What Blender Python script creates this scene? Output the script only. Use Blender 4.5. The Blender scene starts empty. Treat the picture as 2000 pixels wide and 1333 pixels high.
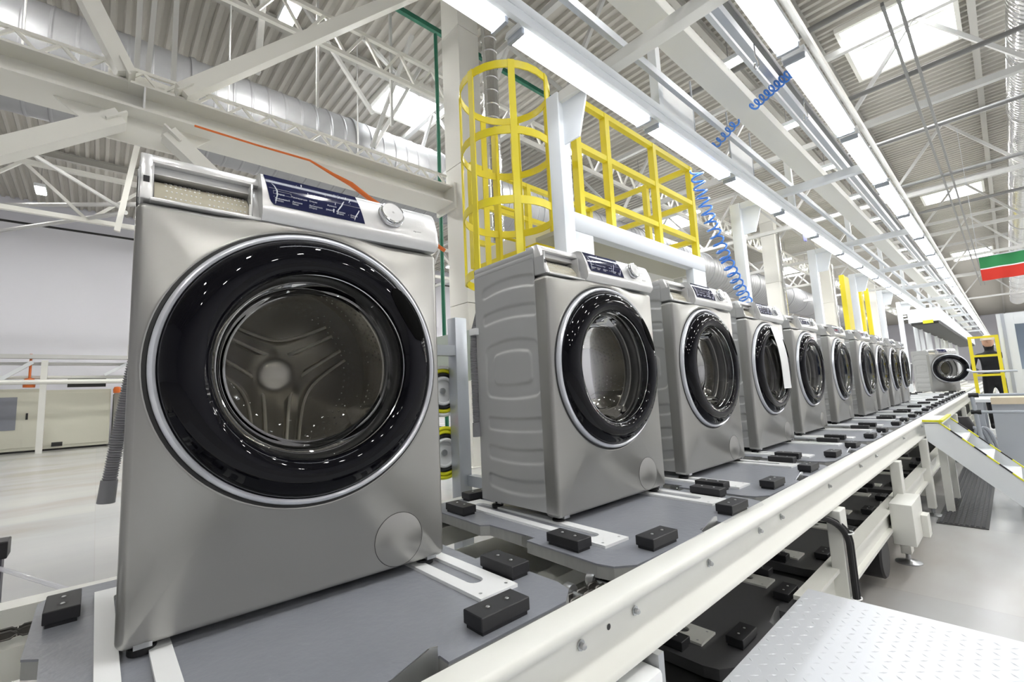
import bpy, bmesh, math, random
from mathutils import Vector, Matrix
random.seed(7)
C = bpy.context.scene.collection
sc = bpy.context.scene
PI = math.pi
FLOOR = -0.75

# ---------------------------------------------------------------- camera, world, exposure
cam_d = bpy.data.cameras.new('camera')
cam = bpy.data.objects.new('camera', cam_d)
C.objects.link(cam)
cam_d.sensor_width = 36.0
cam_d.lens = 884.44 * 36.0 / 2000.0
cam_d.clip_start = 0.02
cam_d.clip_end = 400
_y, _p, _r = math.radians(47.459), math.radians(6.529), math.radians(-2.696)
fw = Vector((-math.sin(_y) * math.cos(_p), math.cos(_y) * math.cos(_p), math.sin(_p)))
s0 = Vector((math.cos(_y), math.sin(_y), 0))
u0 = s0.cross(fw)
sx = s0 * math.cos(_r) + u0 * math.sin(_r)
ux = -s0 * math.sin(_r) + u0 * math.cos(_r)
M = Matrix.Identity(4)
for i in range(3):
    M[i][0] = sx[i]; M[i][1] = ux[i]; M[i][2] = -fw[i]
M.translation = (0.979, -0.035, 0.375)
cam.matrix_world = M
sc.camera = cam

w = bpy.data.worlds.new('sky')
sc.world = w
w.use_nodes = True
w.node_tree.nodes['Background'].inputs[0].default_value = (0.92, 0.96, 1.0, 1)
w.node_tree.nodes['Background'].inputs[1].default_value = 1.2
sc.view_settings.view_transform = 'Standard'
sc.view_settings.look = 'None'
sc.view_settings.gamma = 1
sc.view_settings.use_curve_mapping = False
sc.view_settings.exposure = 0.38
sc.cycles.max_bounces = 9
sc.cycles.transparent_max_bounces = 16
sc.cycles.sample_clamp_indirect = 6
E_TUBE = 8.5      # conveyor strip lights
E_BAY = 165.0      # high bay hall lamps
E_SKY = 24.0      # daylight through roof panes

# ---------------------------------------------------------------- materials
MATS = {}
def mat(name, col, rough=0.5, metal=0.0, emit=None, es=0, spec=0.5, coat=0, noise=0, nscale=6, bump=0, bscale=40, stretch=(1, 1, 1)):
    if name in MATS: return MATS[name]
    m = bpy.data.materials.new(name)
    m.use_nodes = True
    nt = m.node_tree
    b = nt.nodes['Principled BSDF']
    b.inputs['Base Color'].default_value = (*col, 1)
    b.inputs['Roughness'].default_value = rough
    b.inputs['Metallic'].default_value = metal
    b.inputs['Specular IOR Level'].default_value = spec
    b.inputs['Coat Weight'].default_value = coat
    b.inputs['Coat Roughness'].default_value = 0.05
    if emit:
        b.inputs['Emission Color'].default_value = (*emit, 1)
        b.inputs['Emission Strength'].default_value = es
    if noise or bump:
        tc = nt.nodes.new('ShaderNodeTexCoord')
        mp = nt.nodes.new('ShaderNodeMapping')
        mp.inputs['Scale'].default_value = stretch
        nt.links.new(tc.outputs['Object'], mp.inputs[0])
    if noise:
        n = nt.nodes.new('ShaderNodeTexNoise')
        n.inputs['Scale'].default_value = nscale
        n.inputs['Detail'].default_value = 5
        nt.links.new(mp.outputs[0], n.inputs['Vector'])
        mx = nt.nodes.new('ShaderNodeMix'); mx.data_type = 'RGBA'
        mx.inputs[6].default_value = (*[c * (1 - noise) for c in col], 1)
        mx.inputs[7].default_value = (*[min(1, c * (1 + noise)) for c in col], 1)
        nt.links.new(n.outputs['Fac'], mx.inputs[0])
        nt.links.new(mx.outputs[2], b.inputs['Base Color'])
    if bump:
        n2 = nt.nodes.new('ShaderNodeTexNoise')
        n2.inputs['Scale'].default_value = bscale
        nt.links.new(mp.outputs[0], n2.inputs['Vector'])
        bp = nt.nodes.new('ShaderNodeBump')
        bp.inputs['Strength'].default_value = bump
        bp.inputs['Distance'].default_value = 0.004
        nt.links.new(n2.outputs['Fac'], bp.inputs['Height'])
        nt.links.new(bp.outputs[0], b.inputs['Normal'])
    MATS[name] = m
    return m

def glass(name, tint=(1, 1, 1), refl=0.12, rough=0.0):
    m = bpy.data.materials.new(name); m.use_nodes = True
    nt = m.node_tree; nt.nodes.clear()
    o = nt.nodes.new('ShaderNodeOutputMaterial')
    t = nt.nodes.new('ShaderNodeBsdfTransparent'); t.inputs[0].default_value = (*tint, 1)
    g = nt.nodes.new('ShaderNodeBsdfGlossy'); g.inputs['Roughness'].default_value = rough
    fr = nt.nodes.new('ShaderNodeLayerWeight'); fr.inputs[0].default_value = refl
    mx = nt.nodes.new('ShaderNodeMixShader')
    nt.links.new(fr.outputs['Fresnel'], mx.inputs[0])
    nt.links.new(t.outputs[0], mx.inputs[1]); nt.links.new(g.outputs[0], mx.inputs[2])
    nt.links.new(mx.outputs[0], o.inputs[0])
    MATS[name] = m
    return m

SILVER = mat('silver_paint', (0.375, 0.372, 0.356), 0.28, 0.72, noise=0.03, nscale=3)
SIDE = mat('silver_side', (0.47, 0.475, 0.475), 0.42, 0.4)
FASCIA = mat('fascia_silver', (0.68, 0.68, 0.68), 0.25, 0.35, coat=0.3)
TRIM = mat('trim_ring', (0.80, 0.82, 0.88), 0.22, 0.45)
BLACKG = mat('black_gloss', (0.003, 0.003, 0.005), 0.03, 0.0, spec=0.22)
NAVYG = mat('navy_gloss', (0.012, 0.015, 0.055), 0.06, 0.0, spec=0.4)
BLACKM = mat('black_matt', (0.012, 0.012, 0.014), 0.5)
PAD = mat('black_pad', (0.018, 0.018, 0.021), 0.55, noise=0.2, nscale=30)
RUBBER = mat('gasket_rubber', (0.05, 0.05, 0.05), 0.45)
DRUM = mat('drum_steel', (0.50, 0.48, 0.43), 0.24, 0.85)
HOLE = mat('drum_hole', (0.02, 0.02, 0.02), 0.5)
DISP = mat('dispenser_plastic', (0.42, 0.39, 0.30), 0.45)
HOSE = mat('grey_hose', (0.25, 0.25, 0.265), 0.5)
LETTER = mat('lettering', (0.6, 0.62, 0.68), 0.5)
LETTERG = mat('lettering_grey', (0.42, 0.42, 0.42), 0.5)
CHROME = mat('chrome', (0.75, 0.76, 0.77), 0.12, 1.0)
STEEL = mat('zinc_steel', (0.5, 0.51, 0.52), 0.3, 0.9, noise=0.15, nscale=20)
BOARD = mat('grey_board', (0.25, 0.262, 0.295), 0.38, noise=0.1, nscale=9, bump=0.25, bscale=60)
BOARDE = mat('grey_board_edge', (0.36, 0.365, 0.36), 0.6, noise=0.15, nscale=60, stretch=(1, 1, .3))
WHITEP = mat('white_plastic', (0.88, 0.89, 0.90), 0.4)
CREAM = mat('cream_paint', (0.80, 0.80, 0.755), 0.35, noise=0.03, nscale=4)
CREAMD = mat('cream_shelf', (0.50, 0.48, 0.37), 0.4)
WHITES = mat('white_steel', (0.84, 0.87, 0.90), 0.35)
BEAMW = mat('beam_white', (0.86, 0.85, 0.80), 0.45)
ROOF = mat('roof_deck', (0.50, 0.48, 0.44), 0.6)
TRUSS = mat('truss_paint', (0.60, 0.60, 0.59), 0.45)
PURL = mat('purlin_paint', (0.44, 0.43, 0.40), 0.5)
PIPEG = mat('grey_pipe', (0.22, 0.22, 0.22), 0.4)
DUCT = mat('duct_zinc', (0.34, 0.345, 0.36), 0.45, 0.35, noise=0.12, nscale=3)
DUCTS = mat('duct_foil', (0.75, 0.75, 0.75), 0.15, 0.95, bump=0.8, bscale=18)
YEL = mat('safety_yellow', (0.86, 0.72, 0.03), 0.38)
CLEARY = mat('lime_yellow', (0.80, 0.78, 0.02), 0.4)
GREEN = mat('green_pipe', (0.01, 0.13, 0.075), 0.4)
BLUEH = mat('blue_hose', (0.07, 0.26, 0.80), 0.25, coat=0.4)
ALU = mat('aluminium', (0.55, 0.58, 0.63), 0.35, 0.6)
GREYST = mat('grey_steel', (0.42, 0.45, 0.50), 0.4, 0.2)
CHAIN = mat('chain_steel', (0.10, 0.095, 0.09), 0.35, 0.8)
WALLM = mat('wall_panel', (0.74, 0.74, 0.80), 0.6, noise=0.02, nscale=.3)
WALLB = mat('wall_band', (0.56, 0.56, 0.62), 0.6)
MACH = mat('machine_cream', (0.66, 0.65, 0.55), 0.45)
ORANGE = mat('orange', (0.75, 0.17, 0.03), 0.45)
RED = mat('signal_red', (0.75, 0.04, 0.03), 0.45)
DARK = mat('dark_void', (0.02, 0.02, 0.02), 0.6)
PLATE = mat('white_plate', (0.66, 0.68, 0.72), 0.32, 0.1)
SHADEB = mat('dark_board', (0.09, 0.09, 0.095), 0.45, noise=0.1, nscale=10)  # pallet board grey with the shade of the lower level in its colour
TUBE = mat('tube_glow', (1, 1, 1), 0.5, emit=(0.93, 0.96, 1.0), es=E_TUBE)
BAY = mat('bay_glow', (1, 1, 1), 0.5, emit=(1.0, 0.99, 0.95), es=E_BAY)
SKYP = mat('roof_pane_glow', (0.9, 0.9, 0.9), 0.5, emit=(0.95, 0.98, 1.0), es=E_SKY)
BOWL = glass('door_glass', (0.95, 0.95, 0.94), 0.22)
WINDOWG = glass('outer_glass', (0.9, 0.9, 0.9), 0.10)
CLEAR = mat('clear_hose', (0.85, 0.86, 0.92), 0.1); CLEAR.node_tree.nodes['Principled BSDF'].inputs['Alpha'].default_value = 0.45
FILM = glass('film', (0.96, 0.96, 0.98), 0.06, 0.04)
PANE = glass('machine_pane', (0.8, 0.85, 0.9), 0.3)

def floor_material():
    m = bpy.data.materials.new('polished_concrete'); m.use_nodes = True
    nt = m.node_tree; b = nt.nodes['Principled BSDF']
    tc = nt.nodes.new('ShaderNodeTexCoord')
    mp = nt.nodes.new('ShaderNodeMapping'); mp.inputs['Scale'].default_value = (1.3, 0.5, 1)
    nt.links.new(tc.outputs['Object'], mp.inputs[0])
    n = nt.nodes.new('ShaderNodeTexNoise'); n.inputs['Scale'].default_value = 0.9; n.inputs['Detail'].default_value = 8
    nt.links.new(mp.outputs[0], n.inputs['Vector'])
    cr = nt.nodes.new('ShaderNodeValToRGB')
    e = cr.color_ramp.elements
    e[0].position = 0.30; e[0].color = (0.43, 0.40, 0.37, 1)
    e[1].position = 0.68; e[1].color = (0.56, 0.555, 0.54, 1)
    x = cr.color_ramp.elements.new(0.5); x.color = (0.52, 0.52, 0.515, 1)
    nt.links.new(n.outputs['Fac'], cr.inputs[0])
    # poured bays of slightly different grey
    ch = nt.nodes.new('ShaderNodeTexBrick')
    ch.inputs['Scale'].default_value = 0.16; ch.inputs['Mortar Size'].default_value = 0.0005
    ch.inputs['Color1'].default_value = (0.88, 0.9, 0.93, 1); ch.inputs['Color2'].default_value = (1, 1, 1, 1)
    ch.inputs['Mortar'].default_value = (0.85, 0.85, 0.85, 1)
    nt.links.new(tc.outputs['Object'], ch.inputs['Vector'])
    mx = nt.nodes.new('ShaderNodeMix'); mx.data_type = 'RGBA'; mx.blend_type = 'MULTIPLY'; mx.inputs[0].default_value = 0.8
    nt.links.new(cr.outputs[0], mx.inputs[6]); nt.links.new(ch.outputs[0], mx.inputs[7])
    nt.links.new(mx.outputs[2], b.inputs['Base Color'])
    b.inputs['Roughness'].default_value = 0.22
    return m
CONC = floor_material()

# ---------------------------------------------------------------- mesh helpers
class MB:
    def __init__(s): s.v = []; s.f = []
    def add(s, vs, fs):
        k = len(s.v); s.v += [tuple(v) for v in vs]; s.f += [tuple(k + i for i in f) for f in fs]; return s
    def box(s, x0, x1, y0, y1, z0, z1, r=0, seg=2):
        if r <= 0:
            vs = [(x, y, z) for x in (x0, x1) for y in (y0, y1) for z in (z0, z1)]
            return s.add(vs, [(0, 1, 3, 2), (4, 6, 7, 5), (0, 4, 5, 1), (2, 3, 7, 6), (0, 2, 6, 4), (1, 5, 7, 3)])
        bm = bmesh.new(); bmesh.ops.create_cube(bm, size=1)
        for v in bm.verts:
            v.co = ((x0 + x1) / 2 + v.co.x * (x1 - x0), (y0 + y1) / 2 + v.co.y * (y1 - y0), (z0 + z1) / 2 + v.co.z * (z1 - z0))
        bmesh.ops.bevel(bm, geom=bm.edges[:], offset=r, segments=seg, affect='EDGES', profile=0.5)
        s.bm(bm); return s
    def bm(s, bm):
        bm.verts.index_update()
        s.add([v.co[:] for v in bm.verts], [[v.index for v in f.verts] for f in bm.faces]); bm.free()
    def beam(s, p, q, wd, h, up=(0, 0, 1)):
        p = Vector(p); q = Vector(q); d = (q - p).normalized(); u = Vector(up)
        if abs(d.dot(u)) > .98: u = Vector((1, 0, 0))
        a = d.cross(u).normalized(); b = a.cross(d).normalized()
        vs = [o + a * i * wd / 2 + b * j * h / 2 for o in (p, q) for i, j in ((-1, -1), (1, -1), (1, 1), (-1, 1))]
        return s.add(vs, [(0, 3, 2, 1), (4, 5, 6, 7), (0, 1, 5, 4), (1, 2, 6, 5), (2, 3, 7, 6), (3, 0, 4, 7)])
    def ibeam(s, p, q, wd, h, t=.015, up=(0, 0, 1)):
        p = Vector(p); q = Vector(q); u = Vector(up)
        o = u * (h / 2 - t / 2)
        s.beam(p + o, q + o, wd, t, up); s.beam(p - o, q - o, wd, t, up); s.beam(p, q, t, h - 2 * t, up); return s
    def tube(s, pts, r, n=10, cap=True, closed=False):
        pts = [Vector(p) for p in pts]; m = len(pts)
        rr = r if isinstance(r, (list, tuple)) else [r] * m
        t0 = (pts[1] - pts[0]).normalized(); a = t0.orthogonal().normalized()
        vs = []
        for i in range(m):
            if closed: t = (pts[(i + 1) % m] - pts[i - 1]).normalized()
            else: t = (pts[min(i + 1, m - 1)] - pts[max(i - 1, 0)]).normalized()
            a = (a - t * a.dot(t)).normalized(); b = t.cross(a)
            for k in range(n):
                g = 2 * PI * k / n
                vs.append(pts[i] + (a * math.cos(g) + b * math.sin(g)) * rr[i])
        fs = []
        for i in range(m if closed else m - 1):
            j = (i + 1) % m
            for k in range(n):
                l = (k + 1) % n
                fs.append((i * n + k, i * n + l, j * n + l, j * n + k))
        if cap and not closed:
            fs.append(tuple(range(n))[::-1]); fs.append(tuple(range((m - 1) * n, m * n)))
        return s.add(vs, fs)
    def lathe(s, prof, o=(0, 0, 0), ax='x', n=48, close=False):
        o = Vector(o); X = {'x': Vector((1, 0, 0)), 'y': Vector((0, 1, 0)), 'z': Vector((0, 0, 1))}[ax]
        A = {'x': Vector((0, 1, 0)), 'y': Vector((0, 0, 1)), 'z': Vector((1, 0, 0))}[ax]; B = X.cross(A)
        vs = []; rows = []
        for r, h in prof:
            if r < 1e-6:
                rows.append([len(vs)] * n); vs.append(o + X * h)
            else:
                rows.append(list(range(len(vs), len(vs) + n)))
                vs += [o + X * h + (A * math.cos(2 * PI * k / n) + B * math.sin(2 * PI * k / n)) * r for k in range(n)]
        if close: rows.append(rows[0])
        fs = []
        for a, b in zip(rows, rows[1:]):
            for k in range(n):
                l = (k + 1) % n
                f = []
                for i in (a[k], a[l], b[l], b[k]):
                    if i not in f: f.append(i)
                if len(f) > 2: fs.append(tuple(f))
        return s.add(vs, fs)
    def ext(s, poly, plane, a, b):
        def P(u, v, t): return {'xz': (u, t, v), 'yz': (t, u, v), 'xy': (u, v, t)}[plane]
        n = len(poly)
        vs = [P(u, v, a) for u, v in poly] + [P(u, v, b) for u, v in poly]
        fs = [tuple(range(n)), tuple(range(2 * n - 1, n - 1, -1))] + [(i, i + n, (i + 1) % n + n, (i + 1) % n) for i in range(n)]
        return s.add(vs, fs)
    def mesh(s, name, m, smooth=35, recalc=True):
        me = bpy.data.meshes.new(name); me.from_pydata(s.v, [], s.f)
        if recalc:
            bm = bmesh.new(); bm.from_mesh(me); bmesh.ops.recalc_face_normals(bm, faces=bm.faces[:]); bm.to_mesh(me); bm.free()
        me.materials.append(m)
        if smooth:
            me.polygons.foreach_set('use_smooth', [True] * len(me.polygons)); me.set_sharp_from_angle(angle=math.radians(smooth))
        me.update(); return me

SPLIT = {'inner_rail', 'lower_track', 'leg_brace', 'cross_bar', 'gate_post', 'panel_post', 'gantry_beam', 'gantry_pipe', 'gantry_strut', 'far_bar', 'support', 'top_frame', 'carcass', 'flag_cord', 'bracket_arm', 'web_plate', 'chain_run', 'board_edge'}
def islands(mb):
    par = list(range(len(mb.v)))
    def fd(a):
        while par[a] != a: par[a] = par[par[a]]; a = par[a]
        return a
    for f in mb.f:
        for v in f[1:]: par[fd(v)] = fd(f[0])
    out = {}
    for f in mb.f:
        k = fd(f[0]); m_, mp = out.setdefault(k, (MB(), {}))
        for v in f:
            if v not in mp: mp[v] = len(m_.v); m_.v.append(mb.v[v])
        m_.f.append(tuple(mp[v] for v in f))
    return [a for a, b in out.values()]
def obj(name, mb, m=None, parent=None, loc=None, rot=None, smooth=35, label=None, kind=None, recalc=True):
    if name in SPLIT and isinstance(mb, MB):
        isl = islands(mb)
        if len(isl) > 1:
            for q in isl[1:]:
                o_ = obj(name + '_', q, m, parent, loc, rot, smooth, label, kind, recalc); o_.name = name; o_.data.name = name
            mb = isl[0]
    me = mb.mesh(name, m, smooth, recalc) if isinstance(mb, MB) else mb
    o = bpy.data.objects.new(name, me); C.objects.link(o)
    if parent: o.parent = parent
    if loc: o.location = loc
    if rot: o.rotation_euler = rot
    if label: o['label'] = label
    if kind: o['kind'] = kind
    return o
def thing(name, label, cat, loc=(0, 0, 0), rz=0, group=None):
    o = bpy.data.objects.new(name, None); C.objects.link(o)
    o.location = loc; o.rotation_euler = (0, 0, rz); o.empty_display_size = .1
    o['label'] = label; o['category'] = cat
    if group: o['group'] = group
    return o
def tag(o, label, cat, group=None):
    o['label'] = label; o['category'] = cat
    if group: o['group'] = group
    return o
def struct(name, mb, m, **k):
    o = obj(name, mb, m, **k); o['kind'] = 'structure'; return o
def dup(r, loc=None, rz=None, label=None, group=None):
    def cp(o, par):
        c = o.copy(); C.objects.link(c); c.parent = par
        for k in o.children: cp(k, c)
        return c
    c = cp(r, None)
    if loc: c.location = loc
    if rz is not None: c.rotation_euler = (0, 0, rz)
    if label: c['label'] = label
    if group: c['group'] = group
    return c
def text_mesh(s, size, ext=0.0003, align='LEFT'):
    cu = bpy.data.curves.new('lettering', 'FONT'); cu.body = s; cu.size = size; cu.extrude = ext; cu.align_x = align
    cu.resolution_u = 2
    o = bpy.data.objects.new('t', cu); C.objects.link(o)
    dg = bpy.context.evaluated_depsgraph_get()
    me = bpy.data.meshes.new_from_object(o.evaluated_get(dg))
    bpy.data.objects.remove(o); me.name = 'lettering'
    return me

# ================================================================ STRUCTURE
struct('floor', MB().box(-22, 20, -16, 90, FLOOR - .2, FLOOR), CONC, smooth=0)
RZ = 8.0
sky = [(-9.4, -7.95, 4.9, 6.5), (-.7, 1.05, 11.7, 14.05), (-.7, 1.05, 25.7, 27.2), (-9.4, -7.95, 18, 20.4), (9, 12, 18, 21), (-9.4, -7.95, 33, 36), (-.7, 1.05, 40, 43)]
def deck():
    mb = MB()
    xs = sorted({-22, 20, *[a for s in sky for a in s[:2]]}); ys = sorted({-16, 90, *[a for s in sky for a in s[2:]]})
    P = .22
    for i in range(len(ys) - 1):
        y0, y1 = ys[i], ys[i + 1]
        # merge x cells
        run = None
        for j in range(len(xs) - 1):
            x0, x1 = xs[j], xs[j + 1]
            cut = any(s[0] <= x0 + .01 and x1 - .01 <= s[1] and s[2] <= y0 + .01 and y1 - .01 <= s[3] for s in sky)
            if not cut: run = (run[0], x1) if run else (x0, x1)
            if (cut or j == len(xs) - 2) and run:
                prof = []; y = y0
                k = 0
                while y < y1 - 1e-6:
                    for dy, z in ((0, 0), (.07, 0), (.10, .07), (.19, .07)):
                        if y + dy < y1: prof.append((y + dy, RZ + z))
                    y += P
                prof.append((y1, RZ))
                vs = [(x, a, b) for x in run for a, b in prof]; n = len(prof)
                mb.add(vs, [(q, q + 1, n + q + 1, n + q) for q in range(n - 1)])
                run = None
    return mb
struct('ceiling', deck(), ROOF, smooth=0, recalc=False)
struct('trim_1', MB().box(-22.2, 20.2, -16.2, 90.2, RZ + .6, RZ + .7), ROOF, smooth=0)
for k, (a, b, c, d) in enumerate(sky):
    f = MB()
    for q in ((a - .08, a, c - .08, d + .08), (b, b + .08, c - .08, d + .08), (a, b, c - .08, c), (a, b, d, d + .08)):
        f.box(*q, RZ - .12, RZ + .3)
    o = struct('window_%d' % (k + 1), f, BEAMW, smooth=0)
    obj('pane', MB().box(a, b, c, d, RZ + .2, RZ + .23), SKYP, o, smooth=0)
    obj('mullion', MB().box(a, b, (c + d) / 2 - .04, (c + d) / 2 + .04, RZ + .0, RZ + .1), BEAMW, o, smooth=0)

wl = struct('wall_left', MB().box(-22.2, -22, -16, 90, FLOOR, RZ + .6), WALLM, smooth=0)
for k, zz in enumerate((1.2, 4.15)):
    pass
obj('panel_joint', MB().box(-22, -21.92, -16, 90, 7.14, 7.2), DARK, wl, smooth=0)
obj('wall_panel', MB().box(-22, -21.93, -16, 90, 7.2, RZ + .5), WALLB, wl, smooth=0)
struct('wall_right', MB().box(20, 20.2, -16, 90, FLOOR, RZ + .6), WALLM, smooth=0)
struct('wall_back', MB().box(-22, 20, 90, 90.2, FLOOR, RZ + .6), WALLM, smooth=0)
struct('wall_front', MB().box(-22, 20, -16.2, -16, FLOOR, RZ + .6), WALLM, smooth=0)

# purlins along the hall
def named_struct(name, mb, m, label=None, **k):
    o = obj(name, mb, m, **k); o['kind'] = 'structure'
    if label: o['label'] = label
    return o
pur = [-17, -14, -11, -8, -5, -2.6, -1.15, 1.3, 3.6, 6, 9, 12, 15]
for k, x in enumerate(pur):
    m = MB().ibeam((x, -16, RZ - .12), (x, 90, RZ - .12), .12, .22)
    named_struct('roof_purlin', m, PURL, smooth=0)

# roof trusses across the hall
def truss(p, q, h, bay, m, cs=.12, ws=.07, name='roof_truss', label=None):
    p = Vector(p); q = Vector(q); L = (q - p).length; d = (q - p) / L; n = max(2, round(L / bay)); up = Vector((0, 0, h))
    t = bpy.data.objects.new(name, None); C.objects.link(t); t['kind'] = 'structure'
    if label: t['label'] = label; t['category'] = 'truss'; del t['kind']
    obj('bottom_chord', MB().beam(p, q, cs, cs), m, t, smooth=0)
    obj('top_chord', MB().beam(p + up, q + up, cs, cs), m, t, smooth=0)
    for i in range(n):
        a = p + d * (L * i / n); b = p + d * (L * (i + .5) / n) + up; c = p + d * (L * (i + 1) / n)
        obj('diagonal', MB().beam(a, b, ws, ws), m, t, smooth=0)
        obj('diagonal', MB().beam(b, c, ws, ws), m, t, smooth=0)
    return t
for y in (6.1, 12.1, 18.1, 24.1, 30.1, 36.1, 48.1):
    truss((-21.5, y, 5.8), (19.5, y, 5.8), 1.9, 3.0, TRUSS)
truss((-6.1, -2, 6.3), (-6.1, 60, 6.3), .55, .7, BEAMW, .07, .045)
for k, (x, y, z0, z1, r_) in enumerate(((-6.5, .17, 4.4, 8, .06), (-6.5, .27, 4.4, 8, .06), (-6.5, .57, 4.4, 8, .06), (-6.5, 1.62, 5.0, 8, .09), (-6.5, 2.55, 4.8, 8, .04), (-6.5, 3.95, 5.0, 8, .05))):
    named_struct('roof_hanger', MB().beam((x, y, z0 + .6 * (k > 2)), (x, y + (.12 if k in (1, 3) else 0), z1), r_, r_), TRUSS, smooth=0)
for k, (a, b) in enumerate((((-7.9, 4.2, 5.9), (-6.1, 4.2, 7.4)), ((-7.9, 4.25, 5.9), (-7.4, 5.2, 8.0)), ((-8, 4.9, 8.02), (-6.1, 3.2, 6.8)), ((-7.2, 2.4, 8.0), (-7.2, 3.9, 6.2)))):
    named_struct('roof_brace', MB().beam(a, b, .07, .07), TRUSS, smooth=0)
truss((-15.5, -8, 5.6), (-15.5, 60, 5.6), 1.3, 2.5, BEAMW, .12, .07)

# ---------------------------------------------------------------- washing machine
W, D, HP, HT = .595, .365, .737, .85
DC = (.2975, .45)          # door centre y, z
RND = .018

def front_panel():
    mb = MB()
    # outline with bump over the door
    out = []
    def corner(cy, cz, a0, r, n=5):
        return [(cy + r * math.cos(a0 + PI / 2 * i / n), cz + r * math.sin(a0 + PI / 2 * i / n)) for i in range(n + 1)]
    r = .014
    out += corner(W - r, HP - r, 0, r)
    yy = W - r - .03
    xs = [W - .06 - i * (W - .12) / 40 for i in range(41)]
    for y in xs:
        d = abs(y - .29) / .175
        b = .022 * (math.cos(min(d, 1) * PI / 2) ** 1.5 if d < 1 else 0)
        out.append((y, HP + b))
    out += corner(r, HP - r, PI / 2, r)
    out += corner(r, r, PI, r)
    out += corner(W - r, r, -PI / 2, r)
    n = len(out)
    def inset(k):
        cy, cz = .2975, .37
        res = []
        for i in range(n):
            p0 = Vector(out[i - 1]); p1 = Vector(out[i]); p2 = Vector(out[(i + 1) % n])
            t = (p2 - p0).normalized(); nn = Vector((t.y, -t.x))
            if (Vector((cy, cz)) - p1).dot(nn) < 0: nn = -nn
            res.append((p1.x + nn.x * k, p1.y + nn.y * k))
        return res
    R = .012
    loops = [(inset(R), 0), (inset(R * .62), -R * .08), (inset(R * .3), -R * .3), (inset(R * .08), -R * .62), (out, -R), (out, -.05)]
    m = 96
    circ = [(.2975 + .293 * math.cos(2 * PI * k / m), DC[1] + .293 * math.sin(2 * PI * k / m)) for k in range(m)]
    def circ_r(rr): return [(.2975 + rr * math.cos(2 * PI * k / m), DC[1] + rr * math.sin(2 * PI * k / m)) for k in range(m)]
    bm = bmesh.new()
    V = [[bm.verts.new((x, a, b)) for a, b in lp] for lp, x in loops]
    for A, B in zip(V, V[1:]):
        for i in range(n): bm.faces.new((A[i], A[(i + 1) % n], B[(i + 1) % n], B[i]))
    rings = [(.286, 0), (.283, .0015), (.279, .0005), (.2755, -.010), (.272, -.014), (.21, -.014), (.20, -.03), (.185, -.05)]
    H = [[bm.verts.new((x, a, b)) for a, b in circ_r(rr)] for rr, x in rings]
    for A, B in zip(H, H[1:]):
        for i in range(m): bm.faces.new((A[i], A[(i + 1) % m], B[(i + 1) % m], B[i]))
    edges = []
    for Lp in (V[0], H[0]):
        for i in range(len(Lp)):
            e = bm.edges.get((Lp[i], Lp[(i + 1) % len(Lp)]))
            edges.append(e)
    bmesh.ops.triangle_fill(bm, use_beauty=True, edges=edges)
    mb.bm(bm)
    return mb

def emboss(u, z):
    """height (m) of the stamped relief on the side sheet; u runs 0 (front) .. D (back)"""
    x = -u
    h = 0
    def rr(x0, x1, z0, z1, bow, r, depth, ring=False):
        xc = (x0 + x1) / 2; hw = (x1 - x0) / 2
        q = 1 - ((x - xc) / hw) ** 2
        if isinstance(bow, tuple): bt, bb = bow
        else: bt = bb = bow
        f = (z - (z0 + bb * q)) / max(1e-6, (z1 + bt * q) - (z0 + bb * q))
        zc = (z0 + z1) / 2; hh = (z1 - z0) / 2
        dx = abs(x - xc) - (hw - r); dz = abs((f - .5) * 2 * hh) - (hh - r)
        d = math.hypot(max(dx, 0), max(dz, 0)) + min(max(dx, dz), 0) - r
        if ring:
            return depth * max(0, 1 - abs(d) / .006)
        t = min(1, max(0, (d + .006) / .008)); t = t * t * (3 - 2 * t)
        return depth * (1 - t)
    h += rr(-.29, -.025, .708, .748, .016, .014, -.004)
    h += rr(-.29, -.025, .612, .654, .012, .014, -.004)
    h += rr(-.285, -.022, .365, .535, (.02, -.012), .025, -.0045)
    h += rr(-.245, -.058, .405, .505, (.012, -.006), .02, .004)
    h += rr(-.285, -.022, .252, .298, -.006, .014, -.004)
    h += rr(-.287, -.022, .155, .202, -.010, .014, -.004)
    h += rr(-.29, -.022, .062, .108, -.014, .014, -.004)
    return h
def side_panel(sign):
    nu, nz = 92, 205
    mb = MB(); vs = []
    z0, z1, u0_, u1_ = .012, .80, .05, D
    for j in range(nz + 1):
        for i in range(nu + 1):
            u = u0_ + (u1_ - u0_) * i / nu; z = z0 + (z1 - z0) * j / nz
            # map panel so that reliefs keep their measured places
            h = emboss(u * .97 - .022, z)
            vs.append((-u, (0 - h) if sign < 0 else (W + h), z))
    fs = []
    for j in range(nz):
        for i in range(nu):
            a = j * (nu + 1) + i
            f = (a, a + nu + 1, a + nu + 2, a + 1)
            fs.append(f if sign < 0 else f[::-1])
    mb.add(vs, fs)
    return mb

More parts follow.
